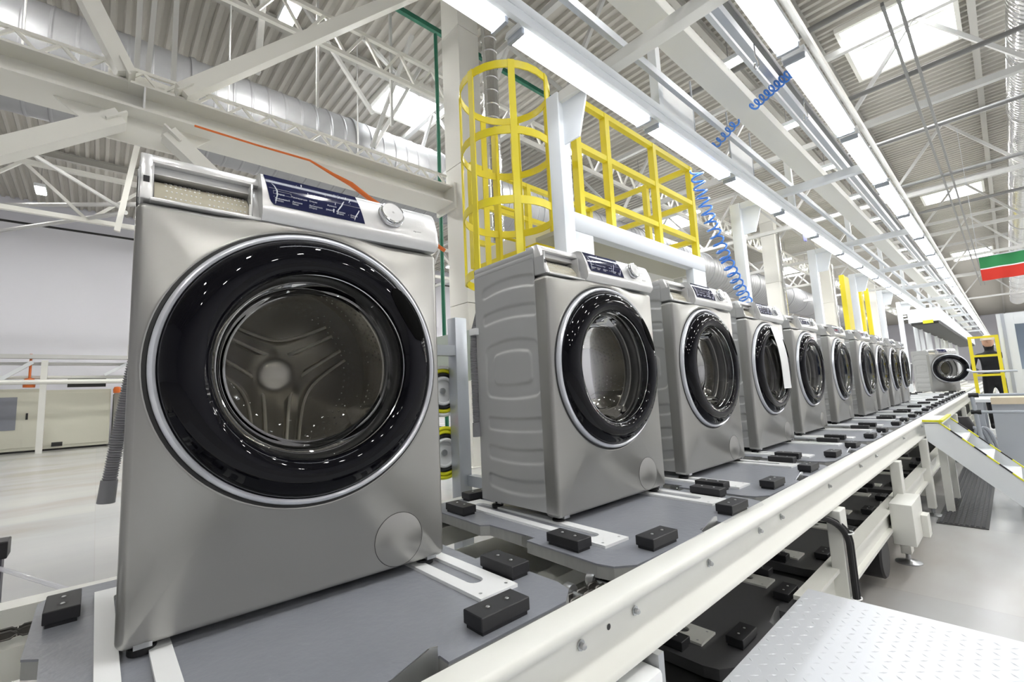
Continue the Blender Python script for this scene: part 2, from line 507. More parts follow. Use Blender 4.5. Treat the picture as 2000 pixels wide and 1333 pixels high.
def fascia_parts(t):
    # right-hand console (y .19 .. W): sloping face with chin
    TH0, TH1, L = math.radians(6), math.radians(30), .077
    RR = L / (TH1 - TH0)
    def th(s_): return TH0 + (TH1 - TH0) * s_ / L
    def face(y, s_, off=0.0):
        a = th(s_)
        return Vector((.013 - RR * (math.cos(TH0) - math.cos(a)) + math.cos(a) * off, y, .771 + RR * (math.sin(a) - math.sin(TH0)) + math.sin(a) * off))
    prof = [(.004, .741), (.0135, .752), (.0150, .764)] + [(face(0, L * i / 10).x, face(0, L * i / 10).z) for i in range(11)] + [(-.0215, .8485), (-.030, .851), (-.060, .850), (-.060, .741)]
    mb = MB()
    ys = [(.192, 0), (W - .012, 0), (W - .004, .004), (W, .012)]
    n = len(prof); vs = []
    for y, ins in ys:
        cx, cz = -.03, .795
        for x, z in prof:
            vs.append((x + (cx - x) * ins * 6, y, z + (cz - z) * ins * 6) if ins else (x, y, z))
    fs = [tuple(range(n))] + [(i * n + k, i * n + (k + 1) % n, (i + 1) * n + (k + 1) % n, (i + 1) * n + k) for i in range(len(ys) - 1) for k in range(n)] + [tuple(range((len(ys) - 1) * n, len(ys) * n))[::-1]]
    mb.add(vs, fs)
    # arch scooped out under chin is hidden by the panel bump
    con = obj('control_console', mb, FASCIA, t, smooth=40)
    # left frame round the dispenser bay
    fr = MB()
    def slab(y0, y1, z0, z1, r=.002):
        fr.box(-.055, 0, y0, y1, z0, z1, r)
    fr.box(-.055, 0, .003, .022, .742, .842, .003)
    fr.box(-.055, -.000, .018, .194, .824, .842, .003)
    fr.box(-.055, -.016, .018, .194, .806, .824, .001)
    fr.box(-.055, .001, .018, .194, .7405, .7475, .0015)
    fr.box(-.055, -.012, .180, .194, .745, .815, .001)
    fr.v = [(x - .36 * max(0, z - .745), y, z) for x, y, z in fr.v]
    drw = obj('dispenser_frame', fr, FASCIA, t, smooth=40)
    obj('release_button', MB().box(-.020, -.0115, .008, .017, .776, .789), BLACKM, drw, smooth=0)
    cav = MB()
    cav.box(-.30, -.056, .02, .192, .738, .742); cav.box(-.30, -.056, .02, .192, .818, .822)
    cav.box(-.304, -.30, .02, .192, .738, .822); cav.box(-.30, -.02, .020, .023, .742, .818); cav.box(-.30, -.014, .176, .179, .742, .818)
    obj('dispenser_bay', cav, FASCIA, t, smooth=0)
    # curved dispenser housing with raised dots
    h = MB(); vs = []
    N = 14
    def arc(a, y): return (-.020 - .055 * math.sin(a), y, .7425 + .062 * (1 - math.cos(a)) * 1.0)
    for y in (.024, .175):
        for i in range(N + 1):
            a = PI / 2 * i / N * 1.0
            vs.append((-.016 - .075 * (i / N) ** 1.6, y, .7445 + .062 * math.sin(PI / 2 * i / N)))
    h.add(vs, [(i, i + 1, N + 1 + i + 1, N + 1 + i) for i in range(N)])
    hs = obj('dispenser_housing', h, DISP, t, smooth=60)
    dots = MB()
    for i in range(5):
        for j in range(18):
            if j == 8: continue
            s_ = .15 + i * .16
            x = -.016 - .075 * s_ ** 1.6; z = .7445 + .062 * math.sin(PI / 2 * s_)
            dots.lathe([(0, .0012), (.0012, .0008), (.0018, 0)], (x, .041 + j * .0074 + .0015 * (i % 2), z), 'x', 6)
    obj('dispenser_dots', dots, WHITEP, hs, kind='stuff')
    g = MB().ext([(-.005, .745), (-.005, .772), (-.035, .745)], 'xz', .172, .1745)
    g.box(-.030, -.006, .160, .178, .744, .748)
    obj('dispenser_guide', g, FASCIA, hs, smooth=0)
    # sloping display: local frame on the face
    d = MB()
    ND = 12
    rows = []
    for q in range(ND + 1):
        f_ = q / ND; s_ = .003 + (L - .004) * f_
        e_ = .006 * max(0, 1 - f_ * 6) ** 2
        rows.append((.2065 - .010 * f_ + e_, .401 - .014 * f_, s_))
    vs = []
    for y0_, y1_, s_ in rows: vs += [face(y0_, s_, .0012), face(y1_, s_, .0012), face(y1_, s_, -.001), face(y0_, s_, -.001)]
    d.add(vs, [(4 * q + a, 4 * q + b, 4 * q + 4 + b, 4 * q + 4 + a) for q in range(ND) for a, b in ((0, 1), (1, 2), (2, 3), (3, 0))] + [(0, 3, 2, 1), (4 * ND, 4 * ND + 1, 4 * ND + 2, 4 * ND + 3)])
    dp = obj('display_panel', d, NAVYG, t, smooth=40)
    def nrm_(s_): return Vector((math.cos(th(s_)), 0, math.sin(th(s_))))
    def rotm(s_):
        n_ = nrm_(s_); return Matrix((Vector((0, 1, 0)), n_.cross(Vector((0, 1, 0))), n_)).transposed().to_4x4()
    words = [('Смешанный\nхлопок', .214, .020), ('Детские\nвещи', .247, .020), ('Деликатная\nстирка', .280, .020), ('Шерсть', .315, .020), ('Быстрая\nстирка', .337, .020), ('Отжим\nСлив', .368, .018),
             ('Стирка', .216, .031), ('Температура', .246, .031), ('Отжим', .281, .031), ('Функции', .318, .031)]
    for sct, y, s_ in words:
        me = text_mesh(sct, .0048)
        me.materials.append(LETTER)
        o = obj('lettering', me, None, dp)
        o.matrix_local = Matrix.Translation(face(y, s_ - .003, .0016)) @ rotm(s_ - .003)
    ln = MB()
    def strip(a, b, c, e):
        k = len(ln.v)
        ln.add([face(a, c, .0014), face(b, c, .0014), face(b, e, .0014), face(a, e, .0014)], [(0, 1, 2, 3)])
    strip(.204, .394, .0415, .0420); strip(.212, .246, .0285, .0289); strip(.212, .246, .0365, .0369); strip(.212, .2124, .0285, .0369); strip(.2456, .246, .0285, .0369)
    obj('display_line', ln, LETTER, dp, smooth=0)
    # white strokes painted in as the glints of the crumpled protective film
    f = MB(); rn = random.Random(5)
    def glint(pts, wd):
        n = len(pts); vs = []
        for q, (y, s_) in enumerate(pts):
            a = pts[max(q - 1, 0)]; b = pts[min(q + 1, n - 1)]
            t_ = Vector((b[0] - a[0], b[1] - a[1])).normalized(); nn = Vector((-t_.y, t_.x))
            w_ = wd * (math.sin(PI * (q + .3) / n) ** .7)
            vs += [face(y + nn.x * w_, s_ + nn.y * w_, .0015), face(y, s_, .0015 + w_ * .9), face(y - nn.x * w_, s_ - nn.y * w_, .0015)]
        k = len(f.v)
        f.add(vs, [g for q in range(n - 1) for g in ((3 * q, 3 * q + 1, 3 * q + 4, 3 * q + 3), (3 * q + 1, 3 * q + 2, 3 * q + 5, 3 * q + 4))])
    glint([(.215, .006), (.2165, .016), (.219, .027), (.219, .038), (.215, .048), (.210, .054)], .0013)
    glint([(.268, .062), (.2685, .070)], .0014); glint([(.279, .044), (.280, .050)], .0006)
    glint([(.340, .012), (.341, .022), (.346, .030), (.351, .038), (.354, .046)], .0014)
    glint([(.331, .014), (.332, .023)], .0018); glint([(.346, .028), (.352, .040), (.357, .050)], .0009)
    glint([(.377, .006), (.380, .016), (.386, .026), (.390, .034)], .0012)
    glint([(.360, .056), (.363, .064)], .0012); glint([(.368, .050), (.372, .058)], .001); glint([(.344, .056), (.349, .062)], .0009); glint([(.336, .034), (.337, .040)], .0009)
    for _ in range(14):
        y, s_ = rn.uniform(.21, .38), rn.uniform(.008, .068); glint([(y, s_), (y + .0012, s_ + .0018)], .0004)
    obj('film_crease', f, mat('film_white', (.75, .77, .85), .2), dp, smooth=60, recalc=False, label='white creases of the protective film')
    # rotary dial
    dm = MB().lathe([(.031, 0), (.0315, .003), (.030, .004), (.030, .013), (.0285, .016), (.0265, .0165), (.0255, .0155), (0, .0155)], n=48)
    dial = obj('program_dial', dm, CHROME, t, smooth=30)
    nrm = nrm_(L * .52)
    M3 = Matrix((nrm, Vector((0, 1, 0)), nrm.cross(Vector((0, 1, 0))))).transposed().to_4x4()
    dial.matrix_local = Matrix.Translation(face(.468, L * .52, 0)) @ M3
    obj('dial_face', MB().lathe([(.0255, .0157), (0, .0160)], n=40), FASCIA, dial, smooth=30)
    g4 = MB()
    for a in (-.0022, .0008):
        for b in (-.0022, .0008): g4.box(.0158, .0165, a, a + .0018, b, b + .0018)
    obj('dial_mark', g4, LETTERG, dial, smooth=0)
    # faint emblem and small print at the right end
    em = MB()
    cy_, cs_ = .545, L * .50
    def ring(y, s, a, b, th):
        N = 20; vs = []
        for k in range(N):
            g = 2 * PI * k / N
            for q in (1, 1 - th): vs.append(face(y + a * q * math.cos(g), s + b * q * math.sin(g), .0004))
        em.add(vs, [(2 * k, 2 * k + 1, (2 * k + 3) % (2 * N), (2 * k + 2) % (2 * N)) for k in range(N)])
    ring(cy_ - .010, cs_, .008, .005, .12); ring(cy_ + .010, cs_, .008, .005, .12); ring(cy_, cs_, .004, .006, .2)
    obj('emblem', em, LETTERG, con, smooth=0)
    me = text_mesh('8 kg  A+++', .0045); me.materials.append(LETTERG)
    o = obj('lettering', me, None, con); o.matrix_local = Matrix.Translation(face(.525, .010, .0004)) @ rotm(.010)

def corrugated(path, r0, r1, pitch, n=16):
    # resample the path finely and alternate the radius
    P = [Vector(p) for p in path]; segs = [(b - a).length for a, b in zip(P, P[1:])]; L = sum(segs)
    k = int(L / (pitch / 4)); pts = []; rr = []
    for i in range(k + 1):
        s_ = L * i / k; j = 0
        while j < len(segs) - 1 and s_ > segs[j]: s_ -= segs[j]; j += 1
        pts.append(P[j].lerp(P[j + 1], min(1, s_ / segs[j]))); rr.append((r1, r1, r0, r0)[i % 4])
    return MB().tube(pts, rr, n)
def bez(a, b, c, d, n=24):
    a, b, c, d = map(Vector, (a, b, c, d)); r = []
    for i in range(n + 1):
        t = i / n; r.append(a * (1 - t) ** 3 + 3 * b * t * (1 - t) ** 2 + 3 * c * t * t * (1 - t) + d * t ** 3)
    return r

def make_washer():
    t = thing('washing_machine', '', 'washing machine', group='washing machines on the conveyor')
    obj('front_panel', front_panel(), SILVER, t, smooth=30)
    obj('side_panel', side_panel(-1), SIDE, t, smooth=60, recalc=False, label='side panel with stamped curved ribs')
    obj('side_panel', side_panel(1), SIDE, t, smooth=60, recalc=False)
    ct = MB().box(-.049, -.006, .0015, .0035, .745, .80); ct.box(-D, -.05, .0, .004, .80, .815, .001); ct.box(-D, -.05, W - .004, W, .80, .815, .001)
    ct.box(-D, -.05, .002, .02, .812, .835, .003); ct.box(-D, -.05, W - .02, W - .002, .812, .835, .003)
    obj('top_frame', ct, SIDE, t, smooth=30)
    b = MB().box(-D - .002, -D, .002, W - .002, .012, .83); b.box(-D, -.05, .006, W - .006, .012, .02); b.box(-D, -.05, .004, W - .004, .822, .826)
    obj('back_panel', b, STEEL, t, smooth=0)
    for x in (-.035, -D + .04):
        for y in (.035, W - .035):
            f = MB().lathe([(0, -.018), (.02, -.018), (.02, -.008), (.008, -.006), (.008, .014), (0, .014)], (x, y, 0), 'z', 16)
            obj('foot', f, BLACKM, t)
            f = MB().lathe([(.0, .002), (.011, .002), (.011, .009), (0, .009)], (x, y, 0), 'z', 6)
            f.box(x + .014, x + .034, y - .012, y + .012, -.002, .006)
            obj('foot_bracket', f, STEEL, t, smooth=0)
    fascia_parts(t)
    o = (0, DC[0], DC[1])
    # door: black rim with trim ring, glass and grip
    door = obj('door', MB().lathe([(.2615, .000), (.2615, .012), (.258, .022), (.249, .032), (.234, .040), (.214, .043), (.199, .040), (.190, .033), (.186, .022), (.188, .006), (.2, .0)], o, 'x', 112, close=True), BLACKG, t, smooth=50, label='black glossy porthole door')
    obj('trim_ring', MB().lathe([(.2738, -.010), (.2738, .010), (.2715, .0145), (.267, .0165), (.2625, .014), (.2620, -.010)], o, 'x', 112, close=True), TRIM, door, smooth=50, label='silver ring round the door')
    obj('glass_bowl', MB().lathe([(.187, .012), (.180, .010), (.174, -.005), (.166, -.035), (.158, -.058), (.145, -.070), (.11, -.080), (.06, -.086), (0, -.088)], o, 'x', 96), BOWL, door, smooth=60)
    obj('outer_glass', MB().lathe([(.190, .032), (.17, .0355), (.12, .040), (.06, .0425), (0, .0435)], o, 'x', 96), WINDOWG, door, smooth=60)
    obj('bowl_rim', MB().lathe([(.1875, .0295), (.1860, .0305), (.1845, .0295), (.186, .027)], o, 'x', 96, close=True), CHROME, door, smooth=60)
    # recessed grip on the right
    hd = MB(); vs = []
    N = 22
    for k in range(N + 1):
        a = math.radians(14 + 34 * k / N); e = math.sin(PI * k / N) ** .35 * .024
        for r_, dx in ((.232 - e, .0402), (.232 - e * .6, .0432), (.232, .0438), (.232 + e * .6, .040), (.232 + e, .0335)):
            xx = .0403 - max(0, (r_ - .225)) * .33 if True else dx
            base = .043 if r_ < .214 else .043 - ((r_ - .214) / .047) ** 2 * .022
            vs.append((base + .0012, DC[0] + r_ * math.cos(a), DC[1] + r_ * math.sin(a)))
    hd.add(vs, [(k * 5 + i, k * 5 + i + 1, (k + 1) * 5 + i + 1, (k + 1) * 5 + i) for k in range(N) for i in range(4)])
    obj('door_grip', hd, mat('grip_black', (.002, .002, .002), .9, spec=.05), door, smooth=60, label='matt black grip recess in the door rim')
    obj('door_gasket', MB().lathe([(.205, -.018), (.196, -.012), (.186, -.014), (.180, -.03), (.190, -.045), (.178, -.055), (.182, -.068), (.2, -.07)], o, 'x', 72), RUBBER, t, smooth=60)
    dr = obj('drum', MB().lathe([(.176, -.064), (.185, -.060), (.225, -.066), (.236, -.075), (.238, -.09), (.238, -.30), (.232, -.315), (.20, -.322), (.07, -.318), (.055, -.305), (.03, -.298), (0, -.297)], o, 'x', 72), DRUM, t, smooth=40, label='steel drum inside the porthole')
    dots = MB()
    for i in range(11):
        for k in range(90):
            if (k % 30) in (0, 1, 29): continue
            a = 2 * PI * (k + .5 * (i % 2)) / 90; x = -.095 - i * .0195; r_ = .2372
            cy, cz = DC[0] + r_ * math.cos(a), DC[1] + r_ * math.sin(a)
            ta = Vector((0, -math.sin(a), math.cos(a))); c_ = Vector((x, cy, cz))
            rd = Vector((0, math.cos(a), math.sin(a)))
            dots.add([c_ + Vector((.0032 * math.cos(g), 0, 0)) + ta * .0032 * math.sin(g) for g in [2 * PI * q / 5 for q in range(5)]] + [c_ - rd * .0022], [(q, (q + 1) % 5, 5) for q in range(5)])
    for i in range(3):
        for k in range(60):
            a = 2 * PI * (k + .5 * (i % 2)) / 60; r_ = .205 - i * .014
            c_ = Vector((-.3195, DC[0] + r_ * math.cos(a), DC[1] + r_ * math.sin(a)))
            dots.add([c_ + Vector((0.0015, .003 * math.cos(g), .003 * math.sin(g))) for g in [2 * PI * q / 5 for q in range(5)]] + [c_ + Vector((.004, 0, 0))], [(q, (q + 1) % 5, 5) for q in range(5)])
    obj('drum_perforation', dots, CHROME, dr, smooth=0, kind='stuff', recalc=False)
    for k in range(3):
        a = 2 * PI * k / 3 + PI / 2
        pd = MB(); vs = []
        for x, hgt in ((-.085, .004), (-.11, .035), (-.28, .042), (-.315, .01)):
            for da, hh in ((-.16, 0), (-.06, .8), (0, 1), (.06, .8), (.16, 0)):
                r_ = .2385 - hgt * hh; vs.append((x, DC[0] + r_ * math.cos(a + da), DC[1] + r_ * math.sin(a + da)))
        pd.add(vs, [(i * 5 + j, i * 5 + j + 1, (i + 1) * 5 + j + 1, (i + 1) * 5 + j) for i in range(3) for j in range(4)])
        obj('drum_paddle', pd, DRUM, dr, smooth=50)
        rb = MB()
        for off, rad in ((.050, .0045), (.095, .0040)):
            pts = []
            for i in range(25):
                th = (i / 24 - .5) * 2 * math.radians(57)
                # hyperbola-like ridge opening outwards between two arms
                rr_ = off / max(.02, math.cos(th) - math.cos(math.radians(62))) * .5
                if rr_ > .226: continue
                pts.append((-.311, DC[0] + rr_ * math.cos(a + th), DC[1] + rr_ * math.sin(a + th)))
            rb.tube(pts, rad, 6)
        obj('drum_rib', rb, mat('rib_steel', (.85, .82, .72), .35, .4), dr, smooth=60)
    # service flap
    obj('door_gap', MB().lathe([(.2748, -.0095), (.2838, -.0010), (.2800, .0016), (.2748, .0016)], o, 'x', 96, close=True), DARK, t, smooth=0)  # solid dark ring in the gap, painting the shadow round the door rim
    fc = MB().lathe([(.0565, -.002), (.0565, .0006), (.055, .0012), (0, .0012)], (0, .478, .062), 'x', 56)
    cap = obj('filter_flap', fc, SILVER, t, smooth=40)
    obj('flap_gap', MB().lathe([(.0578, .0003), (.0567, .0003)], (0, .478, .062), 'x', 56), DARK, cap, smooth=0)
    # drain hose at the back
    path = [(-D - .015, .10, .78)] + bez((-D - .018, .06, .70), (-D - .03, .03, .62), (-D - .035, .01, .5), (-D - .055, -.022, .215), 20)
    hz = obj('drain_hose', corrugated(path, .0115, .0140, .0055), HOSE, t, smooth=60, label='grey corrugated drain hose')
    obj('hose_cuff', MB().tube([(-D - .0545, -.0215, .222), (-D - .057, -.0255, .172)], [.0155, .0165], 18), HOSE, hz)
    obj('hose_clip', MB().box(-D - .045, -D - .005, .008, .05, .58, .605, .002), WHITEP, hz, smooth=0)
    return t

first = make_washer()
first['label'] = 'silver front-loading washing machine, foremost and largest on the line'
wy = [(0.0, 0.0, -1.95), (.046, .975, -.86), (.032, 1.777, -.83), (.005, 2.656, -.6), (-.033, 3.578, -1), (-.04, 4.56, 0), (-.012, 5.44, -1), (-.03, 6.38, 0), (-.026, 7.21, 0), (-.035, 8.06, .5)]
ordn = ['', 'second', 'third', 'fourth', 'fifth', 'sixth', 'seventh', 'eighth', 'ninth', 'tenth']
labs = ['', 'silver washing machine with ribbed left side fully showing, second in the line',
        'silver washing machine half overlapped by the second one, third in the line',
        'silver washing machine with a white paper tag hanging on its door']
first.location = (wy[0][0], wy[0][1], 0); first.rotation_euler = (0, 0, math.radians(wy[0][2]))
washers = [first]
hose2 = corrugated([(-D - .012, .07, .78), (-D - .016, .03, .68), (-D - .018, .004, .60), (-D - .018, -.002, .52), (-D - .012, -.004, .26)], .0115, .0140, .0055).mesh('drain_hose', HOSE, 60)
cuff2 = MB().tube([(-D - .012, -.004, .275), (-D - .010, -.004, .225)], [.0155, .0165], 18).mesh('hose_cuff', HOSE)
for k in range(1, 10):
    x, y, a = wy[k]
    lab = labs[k] if k < 4 else 'silver washing machine, %s from the camera along the conveyor' % ordn[k]
    washers.append(dup(first, (x, y, 0), math.radians(a), lab))
    for c in washers[-1].children:
        if c.name.startswith('drain_hose'):
            c.data = hose2
            for q in c.children:
                if q.name.startswith('hose_cuff'): q.data = cuff2
                elif q.name.startswith('hose_clip'): q.location = (.02, -.022, .01)
last = dup(first, (-.09, 12.2, 0), math.radians(-38), 'far silver washing machine turned towards the camera with its door swung open')
for ch in last.children:
    if ch.name.startswith('door') and not ch.name.startswith('door_g'):
        ang = math.radians(-62)
        piv = Vector((.01, .03, 0))
        ch.matrix_local = Matrix.Translation(piv) @ Matrix.Rotation(ang, 4, 'Z') @ Matrix.Translation(-piv)
# paper tag on the fourth machine
tg = MB(); vs = []
for i in range(9):
    z = .70 - .375 * i / 8; x = .049 + .012 * math.sin(i * .5) + .003 * i
    for y in (0, .13): vs.append((x, 2.656 + .245 + y + .010 * i, z))
for i in range(9):
    z = .70 - .375 * i / 8; x = .0498 + .012 * math.sin(i * .5) + .003 * i
    for y in (0, .13): vs.append((x, 2.656 + .245 + y + .010 * i, z))
f_ = [(2 * i, 2 * i + 1, 2 * i + 3, 2 * i + 2) for i in range(8)] + [(18 + 2 * i, 18 + 2 * i + 1, 18 + 2 * i + 3, 18 + 2 * i + 2) for i in range(8)]
f_ += [(0, 1, 19, 18), (16, 17, 35, 34)] + [(2 * i, 2 * i + 2, 20 + 2 * i, 18 + 2 * i) for i in range(8)] + [(2 * i + 1, 2 * i + 3, 21 + 2 * i, 19 + 2 * i) for i in range(8)]
tg.add(vs, f_)
tag(obj('paper_tag', tg, WHITEP, smooth=60), 'blank white paper strip hanging over the fourth machine\'s door', 'paper')

# ---------------------------------------------------------------- pallets
def make_pallet(board=BOARD, edge=BOARDE, strip=WHITEP):
    t = thing('pallet', '', 'pallet', group='transport pallets under the machines')
    X0, X1, L, T = -.50, .365, .80, .032
    pts = [(X0 + .05, 0), (-.16, 0), (-.14, .022), (.055, .03), (.055, 0), (X1 - .07, 0), (X1 - .03, .012), (X1, .055), (X1, .36), (X1 - .025, .38), (X1 - .025, .48), (X1, .48), (X1, L - .055), (X1 - .03, L - .012), (X1 - .07, L),
           (.055, L), (.055, L - .03), (-.14, L - .022), (-.16, L), (X0 + .05, L), (X0 + .012, L - .02), (X0, L - .05), (X0, .05), (X0 + .012, .02)]
    top = obj('board', MB().ext(pts, 'xy', -.004, 0), board, t, smooth=0)
    obj('board_core', MB().ext([(a * .999 - .0003, b * .998 + .0008) for a, b in pts], 'xy', -T, -.004), edge, top, smooth=0)
    for y0 in (.088, .632):
        a, b = -.415, .25; wd = .096; m = MB()
        s0_, s1_ = a + .05, b - .065; e = .030
        bm = bmesh.new()
        outer = [(a, y0), (b, y0), (b, y0 + wd), (a, y0 + wd)]
        r = wd / 2 - e; yc = y0 + wd / 2
        inner = [(s1_ - r + r * math.cos(g), yc + r * math.sin(g)) for g in [-PI / 2 + PI * i / 8 for i in range(9)]] + [(s0_ + r + r * math.cos(g), yc + r * math.sin(g)) for g in [PI / 2 + PI * i / 8 for i in range(9)]]
        for z in (0.0, .007):
            vo = [bm.verts.new((x, y, z)) for x, y in outer]; vi = [bm.verts.new((x, y, z)) for x, y in inner]
            es = [bm.edges.new((vo[i], vo[(i + 1) % 4])) for i in range(4)] + [bm.edges.new((vi[i], vi[(i + 1) % len(vi)])) for i in range(len(vi))]
            bmesh.ops.triangle_fill(bm, use_beauty=True, edges=es)
            if z == 0: lo = (vo, vi)
            else:
                for A, B in zip(lo, (vo, vi)):
                    for i in range(len(A)): bm.faces.new((A[i], A[(i + 1) % len(A)], B[(i + 1) % len(A)], B[i]))
        m.bm(bm)
        st = obj('slide_strip', m, strip, t, smooth=0, label='white plastic slotted slide strip')
        for q in (y0 + .015, y0 + wd - .015):
            obj('screw', MB().lathe([(.004, .0072), (0, .0074)], (b - .02, q, 0), 'z', 8), STEEL, st, smooth=0)
    for x, y, a in ((-.33, .042, 0), (.17, .042, 0), (-.33, .762, 0), (.17, .762, 0), (.325, .20, 1), (.325, .61, 1), (-.455, .20, 1), (-.455, .61, 1)):
        lw, sw, h = .055, .026, .030
        bx, by = (lw, sw) if not a else (sw, lw)
        pb = obj('stop_block', MB().box(x - bx + .004, x + bx - .004, y - by + .004, y + by - .004, 0, .01).box(x - bx, x + bx, y - by, y + by, .007, h, .0015, 1), PAD, t, smooth=0, label='black rubber stop block')
        for q in (-.022, .022):
            cx, cy = (x + q, y) if not a else (x, y + q)
            obj('block_bolt', MB().lathe([(.0085, h + .0004), (.005, h + .0004)], (cx, cy, 0), 'z', 14).lathe([(.0085, h + .0006), (0, h + .0005)], (cx, cy, 0), 'z', 14), DARK, pb, smooth=0)
            obj('bolt_head', MB().lathe([(.004, h + .0008), (.003, h + .002), (0, h + .0024)], (cx + .001, cy, 0), 'z', 8), STEEL, pb)
    for sy in (.0285, L - .0315):
        br = MB().box(-.135, .052, sy, sy + .003, -.034, -.001)
        b2 = obj('end_bracket', br, STEEL, t, smooth=0, label='bare metal bracket plate')
        for q in (-.11, .03):
            obj('screw', MB().lathe([(.005, -.001), (.004, -.003), (0, -.0035)], (q, sy, -.015), 'y', 10), CHROME, b2)
    br = MB().ext([(.385, -.03), (.475, -.03), (.475, .016), (.460, .018), (.385, -.004)], 'yz', X1 - .0245, X1 - .0215); obj('side_bracket', br, STEEL, t, smooth=0)
    return t
p0 = make_pallet()
py = [(-.11, 0), (.835, -2.6), (1.66, -1.5), (2.53, -.5), (3.45, 0), (4.43, 0), (5.31, 0), (6.25, 0), (7.10, 0), (7.95, 0), (8.85, 0), (9.75, 0), (10.65, 0), (11.55, 0)]
for k, (y, a) in enumerate(py):
    if k < 10:
        lab = 'grey transport pallet under the ' + (['foremost machine', 'second machine', 'third machine', 'machine with the paper tag'][k] if k < 4 else ordn[k] + ' machine')
    else: lab = 'empty grey transport pallet, %s beyond the tenth machine' % ['first', 'second', 'third', 'fourth'][k - 10]
    p = p0 if k == 0 else dup(p0)
    p.location = (0, y, -.020); p.rotation_euler = (0, 0, math.radians(a)); p['label'] = lab
pe = dup(p0, (0, -1.05, -.02), 0, 'grey transport pallet at the near end of the line, before the foremost machine')
pe2 = None
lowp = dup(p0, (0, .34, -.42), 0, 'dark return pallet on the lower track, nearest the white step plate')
def shade_down(t):  # darker boards and duller strips paint in the shade under the upper line
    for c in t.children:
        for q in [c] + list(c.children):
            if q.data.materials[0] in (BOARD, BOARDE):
                q.data = q.data.copy(); q.data.materials[0] = SHADEB
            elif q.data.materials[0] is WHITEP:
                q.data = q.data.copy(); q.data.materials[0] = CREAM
shade_down(lowp)
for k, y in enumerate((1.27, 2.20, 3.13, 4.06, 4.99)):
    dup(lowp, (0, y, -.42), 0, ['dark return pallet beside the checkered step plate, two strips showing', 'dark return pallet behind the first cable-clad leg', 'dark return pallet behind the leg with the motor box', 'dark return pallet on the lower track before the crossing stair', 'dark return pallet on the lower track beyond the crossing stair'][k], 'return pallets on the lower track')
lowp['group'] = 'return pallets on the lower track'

# ---------------------------------------------------------------- conveyor frame
conv = thing('conveyor', 'long cream steel assembly conveyor carrying the washing machines', 'conveyor', (0, 0, FLOOR))
dz = -FLOOR
Y0, Y1 = -1.6, 30
def rail(xi, xo, z0, z1, sgn):
    # channel: top flange, recessed curved web, bottom flange;  xi inner, xo outer lip
    P = [(xi, z1), (xo - .008 * sgn, z1), (xo - .002 * sgn, z1 - .004), (xo, z1 - .012), (xo - .002 * sgn, z1 - .022), (xi + .030 * sgn, z1 - .040), (xi + .022 * sgn, z1 - .055), (xi + .022 * sgn, z0 + .040), (xi + .028 * sgn, z0 + .026), (xo - .004 * sgn, z0 + .012), (xo, z0 + .006), (xo, z0), (xi, z0)]
    return MB().ext([(a, b + dz) for a, b in P], 'xz', Y0, Y1)
obj('side_rail', rail(.375, .437, -.150, -.020, 1), CREAM, conv, smooth=55, label='cream channel rail on the aisle side')
obj('side_rail', rail(-.505, -.575, -.150, -.030, -1), CREAM, conv, smooth=30)
obj('lower_rail', MB().ibeam((.405, 1.80, dz - .435), (.405, Y1, dz - .435), .06, .12, .015), CREAM, conv, smooth=0)
obj('lower_rail', MB().ibeam((-.55, Y0, dz - .50), (-.55, Y1, dz - .50), .10, .16, .02), CREAM, conv, smooth=0)
obj('lower_track', MB().box(.15, .36, Y0, Y1, dz - .49, dz - .457).box(-.5, -.30, Y0, Y1, dz - .49, dz - .457), DARK, conv, smooth=0)
obj('inner_rail', MB().box(.27, .34, Y0, Y1, dz - .15, dz - .086).box(-.49, -.43, Y0, Y1, dz - .15, dz - .086).box(.06, .12, Y0, Y1, dz - .15, dz - .11), CREAM, conv, smooth=0)
obj('drip_tray', MB().box(-.50, .34, Y0, Y1, dz - .205, dz - .20), CREAM, conv, smooth=0)
for y in (-.75, .72, 1.6, 2.5, 4.2, 6, 8):
    obj('cross_member', MB().box(-.50, .37, y, y + .06, dz - .20, dz - .155), CREAM, conv, smooth=0)
for k, y in enumerate([-.5, .02, .10, .632, .808, 1.15, 1.50, 1.696, 2.3, 2.9, 3.3, 4.3, 5.3]):
    b = MB().lathe([(.010, 0), (.010, .002), (.006, .002), (.006, .009), (.003, .012), (0, .012)], (.398, y, dz - .085), 'x', 8)
    obj('bolt', b, STEEL, conv)
obj('slot_hole', MB().lathe([(.006, .0), (0, .0002)], (.3975, .718, dz - .085), 'x', 10), DARK, conv, smooth=0)
# chain: rollers and link plates
lk = MB()
for s_ in (-.010, .010):
    lk.tube([(s_, -.022, 0), (s_, -.012, .007), (s_, .012, .007), (s_, .022, 0), (s_, .012, -.007), (s_, -.012, -.007)], .0025, 5, closed=True)
    lk.box(s_ - .0015, s_ + .0015, -.02, .02, -.006, .006)
lkm = lk.mesh('chain_link', CHAIN, 40)
rl = MB().lathe([(0, -.012), (.008, -.012), (.008, .012), (0, .012)], (0, 0, 0), 'x', 12)
rl.lathe([(0, .014), (.017, .014), (.018, .018), (.018, .032), (.015, .036), (0, .036)], (0, 0, .004), 'x', 16)
rlm = rl.mesh('chain_roller', STEEL, 40)
for i in range(56):
    y = -.62 + i * .042
    for x, sg in ((.300, 1), (-.462, -1)):
        o = obj('chain_link', lkm, parent=conv); o.location = (x + .002 * (i % 2), y, dz - .066)
        if i % 2 == 0:
            o = obj('chain_roller', rlm, parent=conv); o.location = (x, y + .021, dz - .066); o.rotation_euler = (0, 0, 0 if sg < 0 else PI)
ck = MB().box(.285, .315, 1.73, Y1, dz - .078, dz - .058).box(-.477, -.447, 1.73, Y1, dz - .078, dz - .058)
obj('chain_run', ck, CHAIN, conv, smooth=0)
